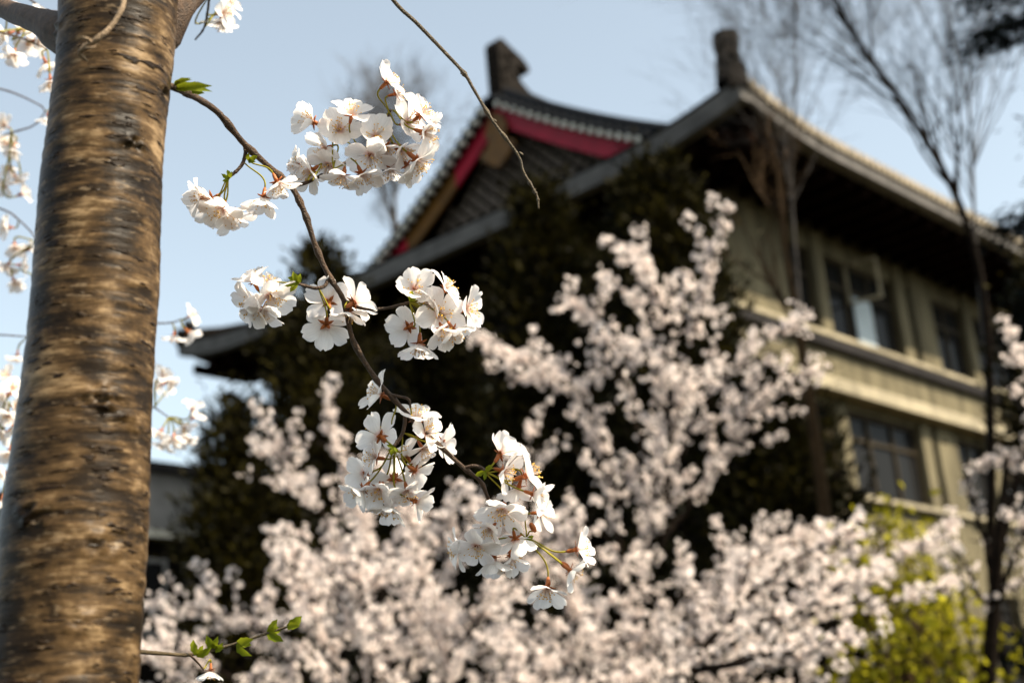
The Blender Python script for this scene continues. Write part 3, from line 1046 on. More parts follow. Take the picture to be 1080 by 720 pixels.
# spruce reaching in from the right
def spruce(px, z, H, label, seed):
    global rng
    rng = np.random.default_rng(seed)
    q = P(px, 300, z)
    base = np.array([q[0], q[1], 0.0])
    t = thing('spruce_tree', label, 'tree', tuple(base))
    tr = MB()
    tr.tube([base + np.array([0, 0, H * k / 8 - 0.05 * (k == 0)]) for k in range(9)], [0.16 * (1 - 0.9 * k / 8) for k in range(9)], 8)
    P_, U_ = [], []
    for h in np.arange(1.6, H - 0.3, 0.34):
        R = 1.45 * (1 - h / H) ** 0.5 + 0.25
        for k in range(5):
            a = rng.uniform(0, 2 * math.pi)
            L = R * rng.uniform(0.55, 1.1)
            d = np.array([math.cos(a), math.sin(a), 0.18])
            pts = [base + np.array([0, 0, h])]
            for i in range(6):
                d = d + np.array([0, 0, -0.10 if i < 4 else 0.1])
                pts.append(pts[-1] + unit(d) * L / 6)
            pts = np.array(pts)
            tr.tube(pts, np.linspace(0.022, 0.004, 7), 4, 0, False)
            m = int(L * 1300)
            s = rng.uniform(0.25, 1, m) * 6
            i = np.minimum(s.astype(int), 5)
            c = pts[i] + (pts[i + 1] - pts[i]) * (s - i)[:, None]
            c = c + rng.normal(size=(m, 3)) * np.array([0.085, 0.085, 0.06]) - np.array([0, 0, 0.05])
            P_.append(c)
            uu = np.array([math.cos(a), math.sin(a), -0.5]) + rng.normal(size=(m, 3)) * 0.5
            U_.append(uu / np.linalg.norm(uu, axis=1)[:, None])
    p, u = np.concatenate(P_), np.concatenate(U_)
    n = len(p)
    w = rng.normal(size=(n, 3))
    v = np.cross(w, u); v /= np.linalg.norm(v, axis=1)[:, None]
    tr.build('trunk', M['dark_bark'], t)
    link('crown', fast_mesh('crown', kites(p, u, v, np.cross(u, v), rng.uniform(0.05, 0.10, n), rng.uniform(0.010, 0.022, n)), 4, [M['spruce']]), t)
spruce(1268, 8.5, 8.5, 'black green spruce at the right edge with drooping boughs', 41)

# ------------------------------------------------------------------ bare trees
def bare(label, path, rads, z, prm, n_side, seed, mat, L0, maxlev=3, group='bare winter trees', end_twigs=True, dirs=None, t0=0.3):
    global rng
    rng = np.random.default_rng(seed)
    pts = np.array([P(a, b_, z + dz) for a, b_, dz in path])
    base = np.array([pts[0][0], pts[0][1], 0.0])
    pts = np.vstack([base - np.array([0, 0, 0.1]), pts])
    t = thing('bare_tree', label, 'tree', tuple(base), group)
    n = 26
    sp = spline(pts, n)
    rr_ = np.interp(np.linspace(0, 1, n), np.linspace(0, 1, len(rads)), rads)
    tr = MB(); tr.tube(sp, rr_, 8)
    tw = MB()
    for k in range(n_side):
        f = rng.uniform(t0, 1.0)
        i = min(int(f * (n - 1)), n - 2)
        p = sp[i] + (sp[i + 1] - sp[i]) * (f * (n - 1) - i)
        d = unit(sp[i + 1] - sp[i])
        side = unit(np.cross(d, rng.normal(size=3)))
        a = rng.uniform(*prm['ang'])
        grow(tw, p, d * math.cos(a) + side * math.sin(a) + np.array([0, 0, 0.2]), L0 * rng.uniform(0.6, 1.2), max(rr_[i] * 0.5, prm['rmin']), 0, maxlev, prm)
    tr.build('trunk', mat, t)
    tw.build('crown', mat, t)
    return t
prm1 = dict(n=[5, 4, 3], ang=(0.35, 0.85), len=(0.45, 0.75), wob=0.10, up=0.05, rmin=0.0022)
bare('leaning bare tree whose dark trunk crosses the right end of the eave',
     [(1050, 640, 0), (1046, 500, 0), (1040, 330, 0), (1012, 215, 0), (955, 115, 0), (893, 25, 0), (850, -60, 0)],
     [0.055, 0.048, 0.042, 0.038, 0.036, 0.031, 0.025, 0.014], 13.0, prm1, 17, 51, M['dark_bark'], 1.35, 3, t0=0.52)
prm2 = dict(n=[5, 4, 3], ang=(0.35, 0.9), len=(0.45, 0.75), wob=0.12, up=0.06, rmin=0.0025)
bare('slim bare tree standing in front of the upper windows',
     [(885, 720, 0), (872, 560, 0), (855, 430, 0), (838, 320, 0), (826, 250, 0), (820, 180, 0)],
     [0.06, 0.05, 0.045, 0.04, 0.03, 0.02, 0.008], 9.5, prm2, 6, 52, M['brown_bark'], 0.75, 2, t0=0.5)
prm3 = dict(n=[6, 6, 5], ang=(0.3, 0.8), len=(0.45, 0.75), wob=0.10, up=0.08, rmin=0.0017)
bare('thin bare tree with fine grey twigs over the sky by the corner finial',
     [(884, 700, 0), (870, 560, 0), (852, 420, 0), (842, 300, 0), (835, 200, 0), (838, 90, 0), (840, 0, 0), (835, -80, 0)], [0.040, 0.036, 0.028, 0.020, 0.014, 0.012, 0.010, 0.007, 0.004], 14.0, prm3, 34, 53, M['grey_bark'], 1.9, 3, t0=0.6)
bare('thin upright bare tree right of the leaning bare tree',
     [(1052, 640, 0), (1040, 400, 0), (1028, 240, 0), (1022, 120, 0), (1002, 20, 0), (1000, -60, 0)], [0.03, 0.028, 0.024, 0.020, 0.016, 0.012, 0.006], 15.0, prm3, 22, 54, M['grey_bark'], 2.4, 3, t0=0.5)
prm4 = dict(n=[7, 6, 5], ang=(0.3, 0.8), len=(0.45, 0.75), wob=0.10, up=0.08, rmin=0.007)
bare('small distant bare tree seen left of the gable',
     [(418, 420, 0), (417, 300, 0), (416, 220, 0), (413, 180, 0)], [0.2, 0.18, 0.12, 0.08, 0.03], 48, prm4, 16, 56, M['grey_bark'], 2.6, 3, t0=0.55)

# ------------------------------------------------------------------ yellow-green shrubs at lower right
def shrub(label, px, py, z, wpx, hpx, seed, K=60, Mn=26):
    global rng
    rng = np.random.default_rng(seed)
    c0 = P(px, py, z)
    base = np.array([c0[0], c0[1], 0.0])
    t = thing('leafy_shrub', label, 'shrub', tuple(base), 'yellow green shrubs')
    st = MB()
    P_ = []
    sx, sz = wpx / 2 / FPX * z, hpx / 2 / FPX * z
    for k in range(K):
        a = rng.normal(size=3); a /= np.linalg.norm(a); a *= rng.uniform(0.3, 1) ** 0.5
        c = c0 + AX * a[0] * sx + FWD * a[1] * sx * 0.6 + AU * a[2] * sz
        q = base + np.array([rng.normal() * 0.08, rng.normal() * 0.08, -0.03])
        mid = (q + c) / 2 + rng.normal(size=3) * 0.08
        st.tube(spline([q, mid, c], 6), np.linspace(0.010, 0.003, 6), 4, 0, False)
        P_.append(c + rng.normal(size=(Mn, 3)) * 0.075)
    p = np.concatenate(P_); n = len(p)
    u, v, w = random_rot(n)
    st.build('stem', M['brown_bark'], t)
    link('foliage', fast_mesh('foliage', kites(p, u, v, w, rng.uniform(0.04, 0.07, n), rng.uniform(0.025, 0.042, n)), 4, [M['shrub_leaf']]), t)
shrub('yellow green shrub below the pilasters, its leaves in the sun', 945, 600, 7.2, 130, 150, 61, 32, 16)
shrub('low yellow green shrub at the bottom beside the dark cherry trunk', 962, 702, 6.6, 190, 115, 62, 44, 20)

# ------------------------------------------------------------------ foreground cherry
ft = P(75, 700, 0.79)
tree = thing('cherry_tree', 'foreground cherry with banded bark trunk and sharp white blossoms on an arching branch', 'tree', (ft[0], ft[1], 0.0), 'flowering cherry trees in front of the hall')

def depth(py):
    return 0.825 - 0.130 * py / 720
# trunk silhouette: (py, left, right)
SIL = [(-230, 72, 196), (-120, 70, 192), (-40, 64, 188), (20, 62, 184), (60, 60, 181), (100, 55, 177), (150, 48, 173), (200, 41, 170), (300, 32, 166.5), (360, 26, 162.5), (460, 14, 158), (560, 0, 154.5), (720, -18, 147.5), (860, -36, 142)]
ctrl = []
for py, a, b_ in SIL:
    zc = depth(py) + (b_ - a) / 2 / FPX * depth(py)
    c = P((a + b_) / 2, py, zc)
    ctrl.append(np.append(c, (b_ - a) / 2 / FPX * zc * 0.985))
ctrl = np.array(ctrl)[::-1]
low = ctrl[0].copy()
d0 = ctrl[0][:3] - ctrl[1][:3]
ext = []
for zt in (0.0 - 0.05, 0.15, 0.5, 1.0):
    k = (low[2] - zt)
    ext.append(np.append(low[:3] + np.array([d0[0] / abs(d0[2]) * k * 0.6, 0.05 * k, -k]), low[3] + 0.012 * k + (0.03 if zt < 0.1 else 0.006 if zt < 0.3 else 0)))
ctrl = np.vstack([ext, ctrl])
NT = 620
sp = spline(ctrl, NT)
SEG_T = 110
KN = [(150, 0.55, 1.0, 10), (420, 0.25, 0.9, 16), (440, 0.75, 0.7, 14), (545, -0.5, 0.9, 16), (570, 0.5, 0.7, 20), (655, 0.2, 0.6, 16), (95, 0.98, 0.7, 9), (32, -0.9, 0.8, 12)]
kn3 = []
for py, sx, amp, wpx in KN:
    a, b_ = np.interp(py, [s[0] for s in SIL], [s[1] for s in SIL]), np.interp(py, [s[0] for s in SIL], [s[2] for s in SIL])
    rr0 = (b_ - a) / 2
    px = (a + b_) / 2 + sx * rr0
    zz = depth(py) + rr0 / FPX * depth(py) * (1 - math.sqrt(max(0, 1 - sx * sx)))
    kn3.append((P(px, py, zz), amp, wpx / FPX * 0.85))
tv, tf = [], []
ang = np.arange(SEG_T) * 2 * math.pi / SEG_T
for i in range(NT):
    c, r_ = sp[i][:3], sp[i][3]
    for a in ang:
        d = np.array([math.cos(a), math.sin(a), 0])
        p = c + d * r_
        # bands of bark: strong along the height, weak round the girth
        h = 0.0003 * noise.noise(Vector((p[0] * 14, p[1] * 14, p[2] * 75)))
        h += 0.0004 * noise.noise(Vector((p[0] * 22, p[1] * 22, p[2] * 210 + 9)))
        h += 0.0028 * noise.noise(Vector((p[0] * 9, p[1] * 9, p[2] * 8 + 4)))
        for kp, amp, kw in kn3:
            q = ((p[0] - kp[0]) ** 2 + (p[1] - kp[1]) ** 2 + 2.2 * (p[2] - kp[2]) ** 2) / (kw * kw)
            if q < 9:
                e = math.exp(-q)
                h += 2.0 * amp * e * (0.0012 + 0.0050 * noise.noise(Vector((p[0] * 170, p[1] * 170, p[2] * 230))))
        tv.append(p + d * h)
for i in range(NT - 1):
    for j in range(SEG_T):
        k = (j + 1) % SEG_T
        tf.append((i * SEG_T + j, i * SEG_T + k, (i + 1) * SEG_T + k, (i + 1) * SEG_T + j))
tb = MB(); tb.add(tv, tf)
tb.build('trunk', M['bark'], tree, smooth=True)

def rough_tube(ctrl3, rads, n, seg=12, amp=0.12, freq=120):
    mb = MB()
    path = spline(ctrl3, n)
    r_ = np.interp(np.linspace(0, 1, n), np.linspace(0, 1, len(rads)), rads)
    mb.tube(path, r_, seg)
    for i, v in enumerate(mb.v):
        c = path[min(i // seg, n - 1)]
        d = np.array(v) - c
        mb.v[i] = tuple(c + d * (1 + amp * noise.noise(Vector((v[0] * freq, v[1] * freq, v[2] * freq)))))
    return mb, path

# limbs leaving the trunk: to the left, and two above the frame
mb, _ = rough_tube([P(110, 55, 0.865), P(70, 38, 0.88), P(40, 22, 0.91), P(0, 8, 0.98), P(-80, -25, 1.12), P(-220, -90, 1.45), P(-330, -60, 1.75)], [0.022, 0.014, 0.0085, 0.0072, 0.0065, 0.006, 0.005], 40, 14, 0.14, 60)
mb.build('limb', M['twig'], tree, smooth=True)
mb, _ = rough_tube([P(135, 45, 0.865), P(172, 20, 0.875), P(198, -2, 0.89), P(235, -50, 0.94), P(330, -130, 1.0), P(400, -200, 1.03)], [0.024, 0.016, 0.0085, 0.0078, 0.007, 0.006], 40, 14, 0.28, 90)
mb.build('limb', M['twig'], tree, smooth=True)
mb, _ = rough_tube([P(-330, -60, 1.75), P(-240, 60, 1.85), P(-170, 200, 1.9), P(-140, 400, 1.92)], [0.006, 0.0055, 0.005, 0.004], 24, 8, 0.1, 60)
mb.build('limb', M['twig'], tree, smooth=True)
# small dead twig hugging the trunk
mb, _ = rough_tube([P(131, -14, 0.800), P(129, 8, 0.786), P(117, 28, 0.780), P(104, 40, 0.776), P(90, 50, 0.776), P(84, 56, 0.776), P(92, 65, 0.780)], [0.0017, 0.0016, 0.0015, 0.0017, 0.0019, 0.0014, 0.0008], 40, 8, 0.3, 300)
mb.tube([P(97, 45, 0.776), P(92, 41, 0.773), P(86, 39, 0.773)], [0.0013, 0.0010, 0.0006], 6)
mb.tube([P(88, 52, 0.776), P(94, 51, 0.773), P(101, 49, 0.773)], [0.0013, 0.0008, 0.0004], 6)
mb.build('dead_twig', M['dead_twig'], tree, smooth=True)

ZF = 1.02
BR = [(150, 78, .855), (180, 91, .87), (203, 101, .91), (230, 119, .96), (257, 151, .995), (285, 177, 1.012), (307, 197, 1.015), (321, 224, 1.016), (333, 260, 1.018), (347, 291, ZF), (363, 318, ZF), (372, 358, ZF), (394, 396, ZF), (411, 416, ZF), (436, 443, ZF), (456, 463, ZF), (489, 493, ZF), (507, 508, ZF), (517, 530, ZF + .004), (532, 552, ZF + .008), (555, 568, ZF + .006)]
def knobbly(ctrl3, r0, r1, n, knots, mat, name='branch', seg=10, swell=0.38):
    path = spline(ctrl3, n)
    s = np.linspace(0, 1, n)
    r_ = r0 + (r1 - r0) * s
    for k in knots:
        r_ = r_ * (1 + swell * np.exp(-((s - k) / 0.0085) ** 2))
    mb = MB()
    mb.tube(path, r_, seg)
    for i, v in enumerate(mb.v):
        c = path[min(i // seg, n - 1)]
        d = np.array(v) - c
        mb.v[i] = tuple(c + d * (1 + 0.13 * noise.noise(Vector((v[0] * 420, v[1] * 420, v[2] * 420)))))
    return mb.build(name, mat, tree, smooth=True), path
kn = [0.03, 0.09, 0.17, 0.215, 0.27, 0.33, 0.36, 0.41, 0.455, 0.51, 0.56, 0.61, 0.66, 0.705, 0.76, 0.81, 0.86, 0.92]
knobbly([P(*q) for q in BR], 0.0024, 0.0013, 260, kn, M['twig'], 'flowering_branch')
def twig(pts, r0, r1, kn=(0.3, 0.6), mat='twig', n=50):
    return knobbly([P(*q) for q in pts], r0, r1, n, kn, M[mat], 'twig', 8)
# spurs that carry the clusters
twig([(258, 152, 1.005), (259, 161, 1.003), (256, 172, 1.0), (250, 180, .998), (241, 187, .998)], 0.0016, 0.0012, (0.4, 0.8))
twig([(347, 291, ZF), (343, 301, 1.018), (334, 304, 1.016), (324, 302, 1.014), (314, 299, 1.012)], 0.0016, 0.0011, (0.4, 0.8))
twig([(362, 316, ZF), (374, 323, 1.018), (390, 326, 1.016), (408, 325, 1.014), (424, 321, 1.012), (432, 319, 1.012)], 0.0013, 0.0012, (0.5, 0.9))
twig([(411, 416, ZF), (421, 418, 1.018), (431, 421, 1.016), (433, 430, 1.016)], 0.0012, 0.0008, (0.5,))
twig([(427, 434, ZF), (427, 446, 1.014), (424, 458, 1.01), (416, 470, 1.006)], 0.0015, 0.0013, (0.6, 0.9))
twig([(307, 197, 1.015), (325, 192, 1.035), (352, 178, 1.06), (380, 162, 1.065), (402, 138, 1.06), (412, 116, 1.05)], 0.0014, 0.0011, (0.3, 0.6, 0.9))
twig([(489, 493, ZF), (500, 491, 1.018), (509, 494, 1.016), (513, 498, 1.014)], 0.0013, 0.0013, (0.6,))
# bare hanging twig from the limb above
knobbly([P(*q) for q in [(330, -130, 1.0), (378, -60, 1.03), (413, -2, 1.04), (440, 25, 1.04), (463, 49, 1.04), (489, 77, 1.04), (500, 95, 1.04), (520, 128, 1.04), (546, 163, 1.04), (552, 181, 1.04), (563, 200, 1.04), (567, 209, 1.04), (568, 220, 1.04)]],
        0.0018, 0.0007, 160, (0.42, 0.56, 0.62, 0.80, 0.86, 0.93), M['olive_twig'], 'bare_twig', 8, 0.75)
for (x, y, a) in ((453, 40, 20), (489, 76, 200), (548, 162, 10), (565, 201, 190), (520, 127, 15)):
    mb = MB()
    d = unit(AX * math.cos(math.radians(a)) + AU * math.sin(math.radians(a)) - AU * 0.9)
    c = P(x, y, 1.04) + (AX * math.cos(math.radians(a))) * 0.0012
    mb.ball(c, np.array([.0009, .0009, .0021]), 8, 6, 0, np.stack([unit(np.cross(d, FWD)), FWD, d], axis=1))
    mb.build('bud', M['olive_twig'], tree, True)
# leafy shoot low on the trunk
LT = [(110, 684, .80), (148, 687, .90), (175, 689, .98), (200, 690, 1.0), (232, 683, 1.01), (262, 674, 1.01), (292, 664, 1.01), (311, 658, 1.01)]
knobbly([P(*q) for q in LT], 0.0017, 0.0007, 80, (0.4, 0.6, 0.8), M['olive_twig'], 'leafy_twig', 8)
twig([(200, 690, 1.0), (209, 699, 1.0), (215, 706, 1.0)], 0.0008, 0.0006, (0.5,), 'twig', 16)

def leaf_tuft(x, y, z, dirs, L=0.011, name='leaf_tuft', wid=0.24):
    """A few young folded leaves; dirs in degrees in the plane facing us."""
    mb = MB()
    for a in dirs:
        a = math.radians(a)
        d = unit(AX * math.cos(a) + AU * math.sin(a) - FWD * random.uniform(-0.5, 0.6))
        s = unit(np.cross(d, FWD) + np.array([random.uniform(-.4, .4), random.uniform(-.4, .4), random.uniform(-.4, .4)]))
        nrm = np.cross(d, s)
        ln = L * random.uniform(0.75, 1.2)
        c = P(x, y, z)
        v, f = [], []
        N = 7
        for i in range(N):
            t = i / (N - 1)
            wd = wid * ln * math.sin(math.pi * min(1, 0.08 + t * 0.95)) ** 0.8 * (1 + 0.12 * (-1) ** i)
            m = c + d * ln * t + nrm * ln * 0.18 * math.sin(t * 2.6)
            v += [m - s * wd + nrm * wd * 0.5, m, m + s * wd + nrm * wd * 0.5]
        for i in range(N - 1):
            for j in range(2):
                q = 3 * i + j
                f.append((q, q + 1, q + 4, q + 3))
        mb.add(v, f)
    return mb.build(name, M['young_leaf'], tree, smooth=True)
leaf_tuft(182, 93, .875, (2, 10, -6, 4, 16), 0.022, wid=0.11)
leaf_tuft(196, 93, .90, (10, 25, -12), 0.013, wid=0.16)
leaf_tuft(207, 691, 1.0, (60, 100, 30))
leaf_tuft(226, 684, 1.01, (70, 40, 115, 15), 0.013)
leaf_tuft(250, 677, 1.01, (-15, 15, -35), 0.013)
leaf_tuft(282, 667, 1.01, (55, 10, -25, 30), 0.012)
leaf_tuft(303, 660, 1.01, (20, 5, 35), 0.012)
leaf_tuft(242, 188, .998, (60, 110, 150, 200), 0.006)
leaf_tuft(262, 170, 1.0, (80, 30, -10), 0.007)
leaf_tuft(314, 299, 1.010, (75, 110, 150, 190, 230), 0.010)
leaf_tuft(416, 472, 1.004, (200, 250, 300, 160), 0.006)
leaf_tuft(512, 497, 1.012, (40, 200, 260), 0.008)
leaf_tuft(555, 568, 1.022, (300, 20, 240), 0.006)
leaf_tuft(433, 318, 1.012, (40, 80), 0.008)

# ---- one blossom = petals (the part itself) > calyx, stalk, stamens
def petals_mesh(k, openness, rnd):
    v, f, uvs = [], [], []
    NTt, NS = 9, 6
    ts = np.linspace(0, 1, NTt)
    wt = np.interp(ts, [0, .12, .28, .45, .62, .78, .9, 1.0], [.13, .30, .62, .86, 1.0, .96, .74, .40])
    for p in range(5):
        az = 2 * math.pi * p / 5 + rnd.uniform(-.10, .10)
        L = rnd.uniform(.93, 1.05)
        W = rnd.uniform(.31, .385)
        el = openness + rnd.uniform(-.16, .16)
        curl = rnd.uniform(-.25, .35)
        tw = rnd.uniform(-.28, .28)
        cup = rnd.uniform(.10, .26)
        ph = rnd.uniform(0, 6)
        base = len(v)
        for i, t in enumerate(ts):
            ang = el + curl * (t - .4)
            for j in range(NS + 1):
                s = -1 + 2 * j / NS
                notch = .13 * t ** 8 * math.exp(-(s / .42) ** 2)
                round_ = .10 * t ** 3 * s * s
                rad_ = .06 + (L * (t - notch - round_)) * .94
                yy = W * wt[i] * s
                lift_ = cup * (s * s) * wt[i] * .55 + .018 * math.sin(ph + 9 * t + 3 * s) * t + .02 * math.sin(5 * s + ph) * t
                x = rad_ * math.cos(ang) - lift_ * math.sin(ang) * .6
                z = rad_ * math.sin(ang) * .9 + lift_ * math.cos(ang) + tw * yy * t
                ca, sa = math.cos(az), math.sin(az)
                v.append((x * ca - yy * sa, x * sa + yy * ca, z))
                uvs.append((.5 + s * .5 * wt[i] + p * 1.7, t))
        for i in range(NTt - 1):
            for j in range(NS):
                q = base + i * (NS + 1) + j
                f.append((q, q + 1, q + NS + 2, q + NS + 1))
    me = bpy.data.meshes.new('blossom')
    me.from_pydata(v, [], f)
    me.materials.append(M['petal'])
    uvl = me.uv_layers.new(name='petal')
    li = np.zeros(len(me.loops), dtype=np.int32)
    me.loops.foreach_get('vertex_index', li)
    uvl.data.foreach_set('uv', np.array(uvs, np.float32)[li].ravel())
    me.polygons.foreach_set('use_smooth', [True] * len(me.polygons))
    me.update()
    return me
def calyx_mesh(rnd):
    mb = MB()
    mb.tube([(0, 0, -.40), (0, 0, -.30), (0, 0, -.12), (0, 0, .03)], [.04, .07, .08, .10], 8)
    for p in range(5):
        a = 2 * math.pi * (p + .5) / 5 + rnd.uniform(-.1, .1)
        el = rnd.uniform(-.45, .15)
        d = np.array([math.cos(a) * math.cos(el), math.sin(a) * math.cos(el), math.sin(el)])
        s = np.array([-math.sin(a), math.cos(a), 0])
        n_ = np.cross(d, s)
        c = np.array([0, 0, -.02]) + d * .06
        L = rnd.uniform(.20, .28)
        v = [c - s * .055, c + s * .055, c + d * L * .45 + s * .058 + n_ * .01, c + d * L * .45 - s * .058 + n_ * .01, c + d * L]
        v += [x - n_ * .018 for x in v]
        mb.add(v, [(0, 1, 2, 3), (3, 2, 4), (6, 5, 8, 7), (7, 8, 9), (0, 3, 8, 5), (1, 6, 7, 2), (3, 4, 9, 8), (2, 7, 9, 4), (0, 5, 6, 1)])
    return mb.mesh('calyx', M['calyx'], True)
def stamens_mesh(rnd):
    mb = MB()
    for k in range(22):
        a = rnd.uniform(0, 2 * math.pi)
        th = rnd.uniform(.1, .85)
        L = rnd.uniform(.30, .52)
        d = np.array([math.cos(a) * math.sin(th), math.sin(a) * math.sin(th), math.cos(th)])
        st = np.array([math.cos(a), math.sin(a), 0]) * .07
        e = st + d * L
        mid = st + d * L * .5 + np.array([0, 0, .03])
        mb.tube([st, mid, e], [.011, .009, .008], 4, 0, False)
        mb.ball(e, np.array([.028, .028, .022]), 5, 4, 1)
    mb.tube([(0, 0, 0), (0.01, 0, .5)], [.014, .012], 4, 0)
    return mb.mesh('stamens', [M['filament'], M['anther']], True)
VAR = []
rnd = random.Random(5)
for k in range(14):
    VAR.append((petals_mesh(k, [.18, .30, .42, .55, .25, .36, .70][k % 7], rnd), calyx_mesh(rnd), stamens_mesh(rnd)))
CL = VAR

def blossom(x, y, ang, tow, node, dia=48, z=ZF, var=None, stalk=True):
    """Corolla centre at pixel (x, y); ang: picture direction it faces; tow: how far it faces us."""
    var = rnd.randrange(len(VAR)) if var is None else var
    a = math.radians(ang + rnd.uniform(-8, 8))
    side = math.sqrt(max(0, 1 - tow * tow))
    c = P(x, y, z - tow * 0.006 + rnd.uniform(-.007, .007))
    view = unit(CAM - c)
    ax_ = unit(AX - view * np.dot(AX, view)); up_ = unit(AU - view * np.dot(AU, view))
    d = unit(view * tow + side * (ax_ * math.cos(a) + up_ * math.sin(a)))
    r = dia / 2 / FPX * z * (1.17 if z < 1.03 else 1.09) * rnd.uniform(.96, 1.05)
    t1 = unit(np.cross(d, [0.3, 0.2, 0.93]))
    roll = rnd.uniform(0, 2 * math.pi)
    u = t1 * math.cos(roll) + np.cross(d, t1) * math.sin(roll)
    v_ = np.cross(d, u)
    c0 = c - d * r * 0.16
    mw = Matrix(((u[0] * r, v_[0] * r, d[0] * r, c0[0]), (u[1] * r, v_[1] * r, d[1] * r, c0[1]), (u[2] * r, v_[2] * r, d[2] * r, c0[2]), (0, 0, 0, 1)))
    o = bpy.data.objects.new('blossom', VAR[var][0])
    COL.objects.link(o)
    o.parent = tree
    o.matrix_parent_inverse = world_matrix(tree).inverted()
    o.matrix_basis = mw
    for nm, me in (('calyx', VAR[var][1]), ('stamens', VAR[var][2])):
        q = bpy.data.objects.new(nm, me)
        COL.objects.link(q)
        q.parent = o
    if stalk:
        e = P(*node)
        st = c0 - d * r * .38
        L = np.linalg.norm(e - st)
        k1 = st - d * L * .45
        k2 = e + (st - e) * .25 + unit(st - e + np.array([0, 0, .3]) * L) * L * .15
        mb = MB()
        pts = [(1 - t) ** 3 * e + 3 * (1 - t) ** 2 * t * k2 + 3 * (1 - t) * t * t * k1 + t ** 3 * st for t in np.linspace(0, 1, 10)]
        mb.tube(pts, np.linspace(.00052, .0007, 10) * z / 1.02, 6)
        s_ = mb.mesh('stalk', M['stalk'], True)
        s_.transform(mw.inverted())
        q = bpy.data.objects.new('stalk', s_)
        COL.objects.link(q)
        q.parent = o
    return o

N_T, N_T2, N_L = (410, 118, 1.045), (352, 178, 1.03), (241, 187, .998)
for q in [  # top cluster
        (411, 84, 50, -.25, N_T, 48), (358, 135, 100, .92, (380, 160, 1.04), 56), (326, 127, 160, .45, N_T2, 48), (396, 142, 70, .88, N_T, 52),
        (390, 167, 260, .72, (385, 156, 1.04), 54), (447, 118, 35, .35, (414, 116, 1.045), 50), (452, 141, -15, .3, (414, 116, 1.045), 50), (444, 172, -38, .25, (405, 130, 1.045), 56),
        (412, 182, -85, .3, (396, 142, 1.043), 46), (325, 183, 215, .55, (330, 190, 1.02), 50), (361, 189, 265, .4, N_T2, 46), (383, 187, -65, .45, (370, 167, 1.035), 46),
        (421, 98, 20, .2, N_T, 40), (340, 158, 200, .6, N_T2, 46), (426, 160, -30, .6, (405, 130, 1.045), 48), (312, 172, 170, .3, (325, 190, 1.02), 40),
        (372, 118, 80, .5, (380, 160, 1.04), 46), (433, 128, 10, .55, N_T, 46), (408, 158, -60, .7, (396, 142, 1.043), 48), (345, 176, 240, .75, N_T2, 46), (432, 178, -50, .5, (405, 130, 1.045), 48)]:
    blossom(q[0], q[1], q[2], q[3], q[4], q[5] * 1.06, z=1.04)
for q in [(220, 214, 215, .62, N_L, 58), (246, 230, -60, .35, N_L, 48), (277, 212, 262, .4, (258, 172, 1.0), 48), (294, 196, -60, .4, (266, 172, 1.0), 46), (232, 224, 250, .6, N_L, 48), (208, 208, 170, .2, N_L, 44)]:
    blossom(*q, z=1.0)
N_M, N_N, N_R = (315, 299, 1.012), (336, 304, 1.016), (432, 319, 1.012)
for q in [(286, 314, 300, .75, N_M, 60), (266, 294, 120, -.15, N_M, 46), (262, 322, 205, .5, N_M, 50), (277, 330, 250, .4, N_M, 46), (283, 298, 60, .4, N_M, 44),
          (346, 316, 100, -.85, N_N, 50), (344, 345, 270, -.80, N_N, 52), (377, 317, 25, -.55, (366, 318, 1.018), 52), (368, 333, 260, .3, (360, 316, 1.02), 40),
          (437, 303, 90, .95, N_R, 52), (429, 345, 180, -.90, N_R, 50), (465, 331, 30, .9, N_R, 54), (442, 367, 265, .35, N_R, 54), (473, 302, 25, .1, N_R, 46),
          (496, 325, 5, .35, N_R, 50), (481, 352, -60, .25, N_R, 50), (452, 322, 200, .5, N_R, 46), (468, 350, 300, .6, N_R, 46), (398, 414, 155, .12, (413, 447, 1.012), 50)]:
    blossom(*q)
N_P, N_P2 = (415, 471, 1.004), (424, 456, 1.012)
for q in [(439, 437, 80, .35, (433, 430, 1.016), 54), (398, 458, 150, -.72, N_P, 52), (452, 455, 20, .55, N_P2, 50), (470, 467, 5, -.5, N_P2, 46), (448, 476, -50, .4, N_P2, 46),
          (382, 499, 190, -.68, N_P, 48), (379, 519, 225, .3, N_P, 52), (416, 508, 270, -.82, N_P, 54), (409, 537, 262, .25, N_P, 54), (441, 498, -30, -.5, N_P2, 48),
          (443, 530, -20, -.1, N_P, 46), (398, 518, 240, .7, N_P, 50), (430, 521, -70, .5, N_P, 46), (427, 478, 120, .3, N_P, 46), (393, 482, 170, .4, N_P, 44)]:
    blossom(*q)
N_Q, N_Q2 = (512, 498, 1.014), (555, 567, 1.024)
for q in [(530, 475, 62, -.4, N_Q, 52), (536, 498, -10, .3, N_Q, 48), (560, 500, 12, -.1, N_Q, 60), (546, 518, 262, -.2, N_Q, 46), (573, 540, 0, -.42, N_Q2, 46),
          (529, 541, 258, .72, N_Q, 58), (502, 579, 250, .62, (530, 550, 1.028), 52), (480, 580, 190, .15, (530, 550, 1.028), 48), (521, 593, 272, .1, N_Q2, 50), (544, 571, 290, -.6, N_Q2, 46),
          (541, 590, -60, .4, N_Q2, 44), (613, 578, 10, .05, N_Q2, 50), (605, 604, -30, .1, N_Q2, 46), (577, 624, 268, .38, N_Q2, 52), (515, 560, 220, .5, (530, 550, 1.028), 44), (566, 522, -20, .3, N_Q, 44)]:
    blossom(*q)
